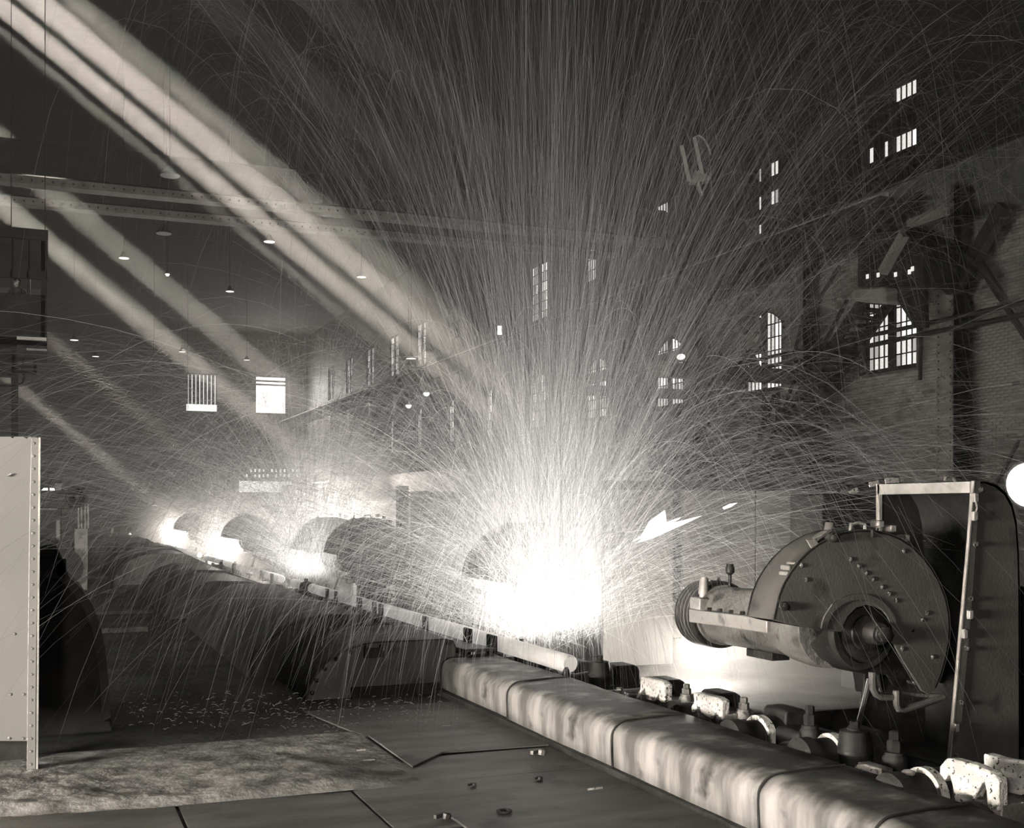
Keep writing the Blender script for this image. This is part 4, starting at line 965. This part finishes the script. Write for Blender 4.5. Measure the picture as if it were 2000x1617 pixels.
# ================================================================= LEFT SIDE
def white_panel():
    Y = 8.1; root = thing('white_shield', 'tall pale riveted sheet shield with a flanged post, at the left edge', 'shield', (-.3, Y, 0))
    q = lambda x, y: PY(x, y, Y)
    a, b = q(-60, 1447), q(62, 853)
    edge = [(-1500, 853), (20, 853), (25, 856), (28, 853), (46, 853), (52, 857), (56, 853), (74, 853), (76, 1447), (-1500, 1447)]
    MB().prism([q(x, y) for x, y in edge], (0, .012, 0)).build('sheet', 'white', root)
    s = [(61, 853), (76, 855), (77, 950), (75, 1100), (72, 1250), (71, 1330), (70, 1505), (52, 1505), (56, 1100), (60, 900)]
    MB().prism([q(x, y)+V((0, -.004, 0)) for x, y in s], (0, -.02, 0)).build('post_strip', 'white', root, bevel=.004)
    MB().bar(q(76, 855)+V((.004, -.015, 0)), q(71, 1505)+V((.004, -.015, 0)), .012, .05, (0, 1, 0)).build('post_edge', 'bright', root)
    MB().bar(q(66, 856)+V((0, .05, 0)), q(62, 1505)+V((0, .05, 0)), .05, .08, (0, 1, 0)).build('post', 'dark', root)
    r0 = None
    for i in range(26):
        y = 866+i*25; x = 66-(y-866)*.0095
        p = q(x, y)+V((0, -.024, 0))
        if r0 is None: p0 = p; r0 = MB().lathe([(.010, 0), (.008, .003), (.003, .0045)], p, (0, -1, 0), 8).build('rivet', 'white', root)
        else: inst(r0, 'rivet', root, p-p0)
    for (x, y) in [(28, 1238), (20, 1356), (46, 1356), (18, 1442), (45, 1442)]: inst(r0, 'rivet', root, q(x, y)+V((0, -.001, 0))-p0)
    MB().tube([q(15, 930)+V((0, -.01, 0)), q(22, 926)+V((0, -.01, 0))], .006, 6).build('clip_or_glint', 'bright', root)
    MB().box(a.x, q(50, 1500).x, Y+.35, Y+.4, 0, .24).build('kick_plate', 'soot', root)
white_panel()
def gear_guard():
    Y = 9.3; q = lambda x, y: PY(x, y, Y)
    root = thing('gear_guard', 'big black rounded gear guard in deep shadow behind the pale shield', 'guard', (q(120, 1400).x, Y+.5, 0))
    o = [(20, 1085), (60, 1078), (100, 1068), (115, 1075), (124, 1095), (134, 1125), (160, 1150), (180, 1180), (196, 1220), (205, 1265), (212, 1330), (216, 1400)]
    P = [q(*i) for i in o]; P += [V((P[-1].x+.03, Y, 0)), V((P[0].x, Y, 0))]
    MB().prism(P, (0, .9, 0)).build('guard_body', 'roof', root, bevel=.02)
    MB().strip(P[4:12], [(-.06, 0, -.03)]*8, (0, -.03, 0)).build('guard_rim', 'soot', root)
    MB().cbox(q(95, 1110), (.25, .06, .14)).build('guard_lug', 'soot', root, bevel=.01)
gear_guard()
def sheave_machine():
    Y = 26.0; q = lambda x, y, d=0: PY(x, y, Y+d)
    root = thing('winding_frame', 'dim riveted winding frame with a rope sheave, behind the pale shield', 'machine', (q(120, 1120).x, Y, 0))
    def bx(x0, y0, x1, y1, d0, d1, nm, m, z0=None, bev=.01):
        a, b = q(x0, y1), q(x1, y0); MB().box(a.x, b.x, Y+d0, Y+d1, a.z if z0 is None else z0, b.z).build(nm, m, root, bevel=bev)
    bx(30, 977, 152, 993, 0, .5, 'cross_beam', 'dark'); bx(30, 958, 150, 966, .1, .4, 'top_beam', 'soot')
    bx(120, 993, 140, 1090, .05, .4, 'column', 'dark', 0); bx(109, 1015, 117, 1055, .05, .1, 'inner_plate', 'cast')
    bx(145, 1032, 171, 1120, 0, .5, 'pillar', 'cast', 0); bx(30, 993, 112, 995, .1, .15, 'bright_line', 'bright')
    c = q(150, 970); r = (q(172, 970)-c).length
    MB().lathe([(r*.95, -.1), (r*1.05, -.08), (r*.95, 0), (r*1.05, .08), (r*.95, .1), (r*.78, .1), (r*.78, -.1)], c, (0, 1, 0), 28).build('sheave_rim', 'soot', root)
    sp = MB(); 
    for k in range(3):
        a = k*math.pi/3; v = V((math.cos(a), 0, math.sin(a)))*r*.85; sp.bar(c-v, c+v, .06, .08)
    sp.build('sheave_spokes', 'dark', root); MB().cyl(c-V((0, .15, 0)), c+V((0, .15, 0)), r*.2).build('sheave_hub', 'dark', root)
    for x in (152, 158, 165, 171): MB().tube([q(x, 985), q(x+.5, 1032)], .025, 6).build('rope', 'cast', root)
    c = q(123, 1108, -.3); r = (q(163, 1108, -.3)-c).length
    MB().lathe([(r*.7, -.12), (r, -.12), (r, .12), (r*.7, .12), (r*.66, 0)], c, (0, 1, 0), 36).build('flywheel_rim', 'soot', root)
    MB().lathe([(r*.7, -.03), (r*.7, .03), (.05, .03), (.05, -.03)], c, (0, 1, 0), 36).build('flywheel_web', 'roof', root)
    MB().tube([q(78, 1048, -.4), q(100, 1055, -.4), q(125, 1062, -.4)], .03, 6).build('guide_rod', 'soot', root)
sheave_machine()
hutW = thing('lit_hut', 'small control hut with a bright window strip above the winding frame', 'hut', PD(100, 960, 33))
D = 33
def qd(x, y): return PD(x, y, D)
fw = V((SN, CS, 0))
MB().prism([qd(x, y) for x, y in [(70, 975), (70, 925), (118, 925), (126, 975)]], fw*.8).build('hut_wall', 'dark', hutW)
MB().prism([qd(x, y)-fw*.03 for x, y in [(81, 958), (86, 953), (106, 953), (108, 960), (81, 960)]], fw*.02).build('window_strip', 'lit2', hutW)
MB().prism([qd(x, y)-fw*.03 for x, y in [(108, 944), (122, 944), (119, 960), (109, 960)]], fw*.02).build('window_pane', 'lampdim', hutW)
MB().prism([qd(x, y)-fw*.03 for x, y in [(88, 964), (112, 964), (112, 966), (88, 966)]], fw*.02).build('window_strip', 'lit3', hutW)
MB().prism([qd(x, y)-fw*.06 for x, y in [(95, 925), (98, 925), (98, 960), (95, 960)]], fw*.03).build('window_bar', 'soot', hutW)
# far bogie and posts
bg = thing('bogie', 'small pale bogie with two posts far across the floor', 'bogie', PZ(190, 1087))
p = PZ(190, 1087); s = .36
MB().box(p.x-.5*s, p.x+.95*s, p.y, p.y+.8, .12, .5).build('bogie_deck', 'cast', bg, bevel=.01)
for dx in (-.45, .8): MB().box(p.x+dx*s, p.x+(dx+.15)*s, p.y-.02, p.y+.06, .1, .66).build('bogie_post', 'white', bg)
for dx in (-.3, .6): MB().cyl((p.x+dx*s, p.y-.03, .1), (p.x+dx*s, p.y+.05, .1), .1, 14).build('wheel', 'soot', bg)
for i, (x, y, h) in enumerate([(252, 1085, .8), (243, 1088, .5), (218, 1010, .9)]):
    p = PZ(x, max(y, 1075)); MB_ = MB().lathe([(.09, 0), (.09, h), (.06, h+.05)], p, (0, 0, 1), 10).build('marker_post', 'cast', None)
    tag(MB_, ['short pale post beside the farthest cover', 'shorter pale post just left of its neighbour', 'slim far post left of the pale posts'][i], 'post', 'posts across the far floor')
for i, (x, y, x2, h) in enumerate([(190, 1160, 330, .05), (195, 1238, 290, .05), (160, 1132, 370, .06), (100, 1205, 300, .04)]):
    a, b = PZ(x, y), PZ(x2, y-4); yy = a.y
    tag(MB().box(a.x, PY(x2, y, yy).x, yy, yy+.12, 0, h+.03).build('floor_rail', 'dark', None, bevel=.01), 'low steel rail lying across the dark floor, %s' % ['below the winding frame', 'beside the black gear guard', 'in front of the bogie', 'between the other two near rails'][i], 'rail', 'rails across the dark floor')

# ---- crane cab with its driver, on a mast
def crane_cab():
    Y = 20.5; q = lambda x, y, d=0: PY(x, y, Y+d)
    root = thing('crane_cab', 'black crane cab on a mast with a dim window showing the driver', 'cab', q(27, 850))
    def bx(x0, y0, x1, y1, d0, d1, nm, m):
        a, b = q(x0, y1), q(x1, y0); return MB().box(a.x, b.x, Y+d0, Y+d1, a.z, b.z).build(nm, m, root)
    bx(-70, 577, 88, 668, 0, .05, 'lower_wall', 'roof'); bx(-70, 455, 88, 535, 0, .05, 'upper_wall', 'roof')
    bx(80, 455, 92, 668, 0, 1.5, 'corner_wall', 'roof'); bx(-70, 452, 94, 458, -.1, 1.6, 'roof_sheet', 'roof'); bx(-70, 662, 92, 668, 0, 1.6, 'floor_sheet', 'roof')
    bx(-70, 535, 92, 577, 1.5, 1.52, 'rear_window', 'dusk')
    for x in (22, 54): bx(x-1.5, 455, x+1.5, 577, -.03, .03, 'window_bar', 'roof')
    bx(57, 538, 60, 577, .02, .08, 'pale_bar', 'cast'); bx(-70, 531, 90, 536, -.03, .03, 'window_bar', 'roof')
    bx(33, 661, 91, 664, -.08, -.02, 'bright_sill', 'bright'); bx(33, 664, 92, 697, .0, .6, 'under_box', 'soot'); bx(52, 683, 92, 685, -.08, -.02, 'bright_sill', 'cast')
    a = q(28, 668); MB().box(a.x-.055, a.x+.055, Y+.2, Y+.32, 0, a.z).build('mast', 'roof', root)
    for (x0, y0, x1, y1) in [(33, 716, 72, 716), (33, 726, 72, 728), (68, 685, 68, 727)]: MB().bar(q(x0, y0, .1), q(x1, y1, .1), .06, .05).build('bracket_bar', 'roof', root)
    MB().tube([q(x, y, .1) for x, y in [(48, 668), (46, 700), (42, 720), (48, 735), (44, 748), (32, 752)]], .018, 6).build('cable', 'roof', root)
    MB().tube([q(x, y, .1) for x, y in [(-20, 752), (24, 754)]], .02, 6).build('cable', 'roof', root)
    bx(-70, 690, 22, 725, .1, .7, 'side_tank', 'roof')
    for x in (22, 88): MB().tube([q(x, 455, .3), q(x, -700, .3)], .007, 5).build('hanger', 'roof', root)
crane_cab()
def driver():
    Y = 21.2; hc = PY(33, 553, Y); zf = PY(33, 662, Y).z
    root = thing('person', 'person with thick dark hair in the crane cab, looking down to the floor', 'person', (hc.x, Y, zf))
    # one continuous skinned body standing at the controls
    Hh = hc.z-zf; sc = Hh/1.62
    J = {'pelvis': (0, 0, .92), 'chest': (.0, -.02, 1.22), 'neck0': (.01, -.02, 1.42), 'neck': (.03, -.03, 1.5), 'ls': (-.17, 0, 1.38), 'le': (-.24, -.1, 1.12), 'lh': (-.12, -.34, 1.1),
         'rs': (.17, 0, 1.38), 're': (.25, -.1, 1.12), 'rh': (.14, -.34, 1.1), 'lk': (-.1, -.04, .5), 'la': (-.1, .0, .08), 'lt': (-.1, -.18, .04), 'rk': (.1, -.04, .5), 'ra': (.1, .0, .08), 'rt': (.1, -.18, .04), 'lhip': (-.09, 0, .88), 'rhip': (.09, 0, .88)}
    R = {'pelvis': .14, 'chest': .16, 'neck0': .075, 'neck': .055, 'ls': .07, 'le': .05, 'lh': .035, 'rs': .07, 're': .05, 'rh': .035, 'lk': .065, 'la': .045, 'lt': .04, 'rk': .065, 'ra': .045, 'rt': .04, 'lhip': .1, 'rhip': .1}
    E = [('pelvis', 'chest'), ('chest', 'neck0'), ('neck0', 'neck'), ('neck0', 'ls'), ('ls', 'le'), ('le', 'lh'), ('neck0', 'rs'), ('rs', 're'), ('re', 'rh'), ('pelvis', 'lhip'), ('lhip', 'lk'), ('lk', 'la'), ('la', 'lt'), ('pelvis', 'rhip'), ('rhip', 'rk'), ('rk', 'ra'), ('ra', 'rt')]
    ks = list(J); me = bpy.data.meshes.new('body'); me.from_pydata([tuple(V(J[k])*sc) for k in ks], [(ks.index(a), ks.index(b)) for a, b in E], [])
    o = bpy.data.objects.new('body', me); COL.objects.link(o); o.parent = root; LOC[o.name] = LOC[root.name]
    sk = o.modifiers.new('skin', 'SKIN'); me.skin_vertices.new() if not me.skin_vertices else None
    for i, k in enumerate(ks): me.skin_vertices[0].data[i].radius = (R[k]*sc, R[k]*sc); me.skin_vertices[0].data[i].use_root = (k == 'pelvis')
    o.modifiers.new('sub', 'SUBSURF').levels = 1; o.modifiers['sub'].render_levels = 2; me.materials.append(MT['cloth'])
    c = hc
    hd = MB().ball(c, .105*sc, 18, (.85, 1.0, 1.22)); hd.ball(c+V((.02, -.1*sc, -.01)), .022*sc, 8, (.8, 1.2, 1.3)); hd.ball(c+V((.0, -.07*sc, -.085*sc)), .045*sc, 8, (1.1, .8, .8))
    hd.ball(c+V((.09*sc, .01, -.01)), .025*sc, 8, (.5, 1, 1.4)).ball(c+V((-.09*sc, .01, -.01)), .025*sc, 8, (.5, 1, 1.4)); hd.build('head', 'skin', root, smooth=80)
    hr = MB(); rr = random.Random(2)
    for i in range(26):
        a = rr.uniform(0, 6.28); e = rr.uniform(.25, 1.5); v = V((math.cos(a)*math.cos(e)*.95, math.sin(a)*math.cos(e)*.95+.25, math.sin(e)*1.15))*.1*sc
        hr.ball(c+v, rr.uniform(.03, .045)*sc, 8)
    hr.build('hair', 'hair', root, smooth=80)
    for s in (-1, 1):
        hm = MB(); w0 = V((hc.x, Y, zf))+V((s*.13, -.36, 1.1))*sc
        hm.ball(w0, .042*sc, 10, (.9, 1.1, .5))
        for k in range(4): b0 = w0+V(((k-1.5)*.02, -.035, 0))*sc; hm.tube([b0, b0+V((0, -.035, -.005))*sc, b0+V((0, -.045, -.035))*sc], .009*sc, 6)
        hm.tube([w0+V((-s*.03, -.01, 0))*sc, w0+V((-s*.05, -.04, -.01))*sc, w0+V((-s*.045, -.06, -.02))*sc], .01*sc, 6); hm.build('hand', 'skin', root, smooth=80)
    for s, nm in ((-1, 'eye'), (1, 'eye')): MB().ball(c+V((s*.035, -.095, .015))*1.0, .012, 8).build(nm, 'white', root)
driver()

# ================================================================= FLYING HOT METAL, SPARKS
def shard(pts, Y, t, label):
    P = [PY(x, y, Y) for x, y in pts]; c = sum(P, V((0, 0, 0)))/len(P)
    mb = MB(); n = len(P); mb.v = [tuple(p) for p in P]+[tuple(c+V((0, -t, 0))), tuple(c+V((0, t, 0)))]
    mb.f = [(i, (i+1) % n, n) for i in range(n)]+[((i+1) % n, i, n+1) for i in range(n)]
    o = mb.build('hot_shard', 'hot', None, smooth=0); tag(o, label, 'hot metal', 'white hot fragments in the air')
shard([(1236, 1058), (1252, 1046), (1268, 1018), (1298, 996), (1300, 1003), (1294, 1024), (1306, 1018), (1330, 1010), (1326, 1014), (1310, 1022), (1344, 1016), (1371, 1007), (1340, 1022), (1300, 1040), (1270, 1053), (1244, 1060), (1256, 1050)], 9.0, .05, 'big white hot ragged fragment flying over the pulley of the near saw')
shard([(1411, 991), (1425, 984), (1440, 982), (1428, 990), (1414, 995)], 9.0, .02, 'small white hot fragment trailing to the upper right of the big one')

def sparks(name, label, org, n, seed, hmin, hmax, elev, az, jit=.25, r=.00036, heat=(.15, 1.0), part=(.0, 1.0), drag=(.25, .8), npt=13, zmin=.03, p=1.6, seglen=None):
    R = np.random.RandomState(seed); g = 9.8
    o = np.array(org)[None, :]+R.normal(0, jit, (n, 3))*np.array([1, 1, .4])[None]
    o[:, 2] = np.maximum(o[:, 2], .15)
    h = hmin+(hmax-hmin)*R.rand(n)**p; vz = np.sqrt(2*g*h)
    el = np.radians(elev[0]+(elev[1]-elev[0])*R.rand(n)); a = np.radians(az[0]+(az[1]-az[0])*R.rand(n))
    k = drag[0]+(drag[1]-drag[0])*R.rand(n); vh = vz/np.tan(el)*(1+.3*k); vx, vy = vh*np.cos(a), vh*np.sin(a); vz = vz*(1.05+.36*k)
    # flight time to the ground (drag aware, by bisection)
    def zt(t): return o[:, 2]+(vz+g/k)/k*(1-np.exp(-k*t))-g*t/k
    lo = np.full(n, .05); hi = np.full(n, 8.0)
    for _ in range(30):
        mid = (lo+hi)/2; up = zt(mid) > zmin; lo = np.where(up, mid, lo); hi = np.where(up, hi, mid)
    T = lo; s0 = part[0]*R.rand(n); s1 = s0+(part[1]-s0)*(.35+.65*R.rand(n))
    if seglen: s1 = np.minimum(1, s0+seglen*(.4+R.rand(n)))
    f = np.linspace(0, 1, npt)[None]; t = (s0[:, None]+(s1-s0)[:, None]*f)*T[:, None]
    ex = (1-np.exp(-k[:, None]*t))/k[:, None]
    X = o[:, :1]+vx[:, None]*ex; Y = o[:, 1:2]+vy[:, None]*ex; Z = o[:, 2:]+(vz/1+g/k)[:, None]*ex-g*t/k[:, None]
    Pn = np.stack([X, Y, Z], 2)
    dep = Pn[:, :, 0]*SN+Pn[:, :, 1]*CS
    ok = (dep.min(1) > 6.0) & (Pn[:, :, 0].max(1) < 19.2) & (Pn[:, :, 2].max(1) < 15.5) & (Pn[:, :, 0].min(1) > -15)
    Pn = Pn[ok]; n = len(Pn); dep = dep[ok]
    tg = np.gradient(Pn, axis=1); tg /= np.linalg.norm(tg, axis=2, keepdims=True)+1e-9
    n1 = np.stack([-vy[ok], vx[ok], 0*vx[ok]], 1); n1 /= np.linalg.norm(n1, axis=1, keepdims=True)+1e-9; n1 = np.repeat(n1[:, None, :], npt, 1)
    n2 = np.cross(tg, n1)
    rad = r*(.6+.8*R.rand(n))[:, None]*np.ones((1, npt)); rad[:, 0] *= .3; rad[:, -1] *= .3
    vs = [Pn+(n1*math.cos(b)+n2*math.sin(b))*rad[:, :, None] for b in (0, 2.094, 4.189)]
    vv = np.stack(vs, 2).reshape(-1, 3)
    i = np.arange(n)[:, None, None]*npt*3; j = np.arange(npt-1)[None, :, None]*3; c = np.arange(3)[None, None, :]; c2 = (c+1) % 3
    q = np.stack([i+j+c, i+j+c2, i+j+3+c2, i+j+3+c], 3).reshape(-1, 4)
    ht = (heat[0]+(heat[1]-heat[0])*R.rand(n)**2.2)[:, None]; ds = np.linalg.norm(Pn-np.array(org), axis=2)
    ht = ht*(.5+7.5*np.exp(-ds/1.2))*(1-.6*(s0[ok][:, None]+f*(s1[ok]-s0[ok])[:, None])); hh = np.repeat(ht[:, :, None], 3, 2).reshape(-1)
    me = bpy.data.meshes.new(name); me.vertices.add(len(vv)); me.vertices.foreach_set('co', vv.astype(np.float32).ravel())
    me.loops.add(q.size); me.loops.foreach_set('vertex_index', q.astype(np.int32).ravel())
    me.polygons.add(len(q)); me.polygons.foreach_set('loop_start', np.arange(0, q.size, 4, dtype=np.int32))
    try: me.polygons.foreach_set('loop_total', np.full(len(q), 4, np.int32))
    except Exception: pass
    at = me.attributes.new('spark_glow', 'FLOAT', 'POINT'); at.data.foreach_set('value', hh.astype(np.float32))
    me.update(calc_edges=True); me.materials.append(MT['spark'])
    ob = bpy.data.objects.new(name, me); COL.objects.link(ob)
    if label: tag(ob, label, 'sparks', kind='stuff')
    return ob
A0, B0 = (5.05, 11.4, .5), (4.5, 21.0, .6)
sa = sparks('spark_shower', 'huge fan of fine hot sparks rising from the near cut', A0, 5600, 1, .4, 9.2, (60, 89), (0, 360), drag=(1.0, 2.4), part=(0, .8), p=1.9)
def sub(*a, **k):
    o = sparks('spark_spray', None, *a, **k); o.parent = sa; tag(o, kind='stuff'); return o
sub(A0, 1000, 2, .3, 7.5, (50, 80), (-120, 10), drag=(.3, .9), p=1.8)            # toward the near saw and the wall
sub(A0, 2000, 3, .15, 2.4, (25, 75), (100, 300), drag=(.5, 1.2), p=1.1)  # rain over the covers
sub(A0, 1700, 4, .1, 1.8, (25, 70), (-160, 40), drag=(.4, 1.0), p=1.2, jit=.35)  # low, before the screen
sub(A0, 1300, 8, .3, 2.3, (38, 72), (165, 265), drag=(.5, 1.3), p=1.1, heat=(.7, 2.4), part=(.75, 1.0))
sub(A0, 500, 9, .3, 2.0, (25, 60), (200, 300), drag=(.4, 1.1), p=1.0, heat=(1.0, 3.0), part=(.75, 1.0))
sub((5.0, 11.6, .5), 2400, 6, .05, 1.5, (15, 85), (0, 360), jit=.4, heat=(.5, 1.4), drag=(.6, 1.4))
sb = sparks('spark_shower', 'smaller burst of sparks from the second cut beyond the dark saw', B0, 2400, 11, .3, 4.0, (50, 89), (0, 360), r=.0006, drag=(.5, 1.3))
o = sparks('spark_spray', None, B0, 1700, 12, .1, 2.0, (20, 75), (90, 300), r=.0006, drag=(.4, 1.0), p=1.1); o.parent = sb; tag(o, kind='stuff')
o = sparks('spark_spray', None, (4.5, 32, .6), 1000, 13, .1, 3.0, (25, 88), (0, 360), r=.0008, drag=(.4, 1.1)); o.parent = sb; tag(o, kind='stuff')
def embers():
    R = np.random.RandomState(4); mb = MB()
    for _ in range(520):
        x, y = 250+640*R.rand(), 1350+75*R.rand()
        if R.rand() < .5: x, y = R.normal(620, 190), R.normal(1385, 16)
        if not (150 < x < 900): continue
        p = PZ(x, y, .012); s = .003+.008*R.rand(); a = R.rand()*6.28; d = V((math.cos(a), math.sin(a), .3*R.rand()))*s*(1+2*R.rand())
        mb.tube([p-d, p+d*.3+V((0, 0, s*R.rand())), p+d], s*.07, 4)
    o = mb.build('embers', MT['ember'], None, smooth=0); tag(o, 'scattered glowing embers and shavings on the dark floor before the arched cover', 'embers', kind='stuff')
MT['ember'] = emit('ember glow', .4); embers()
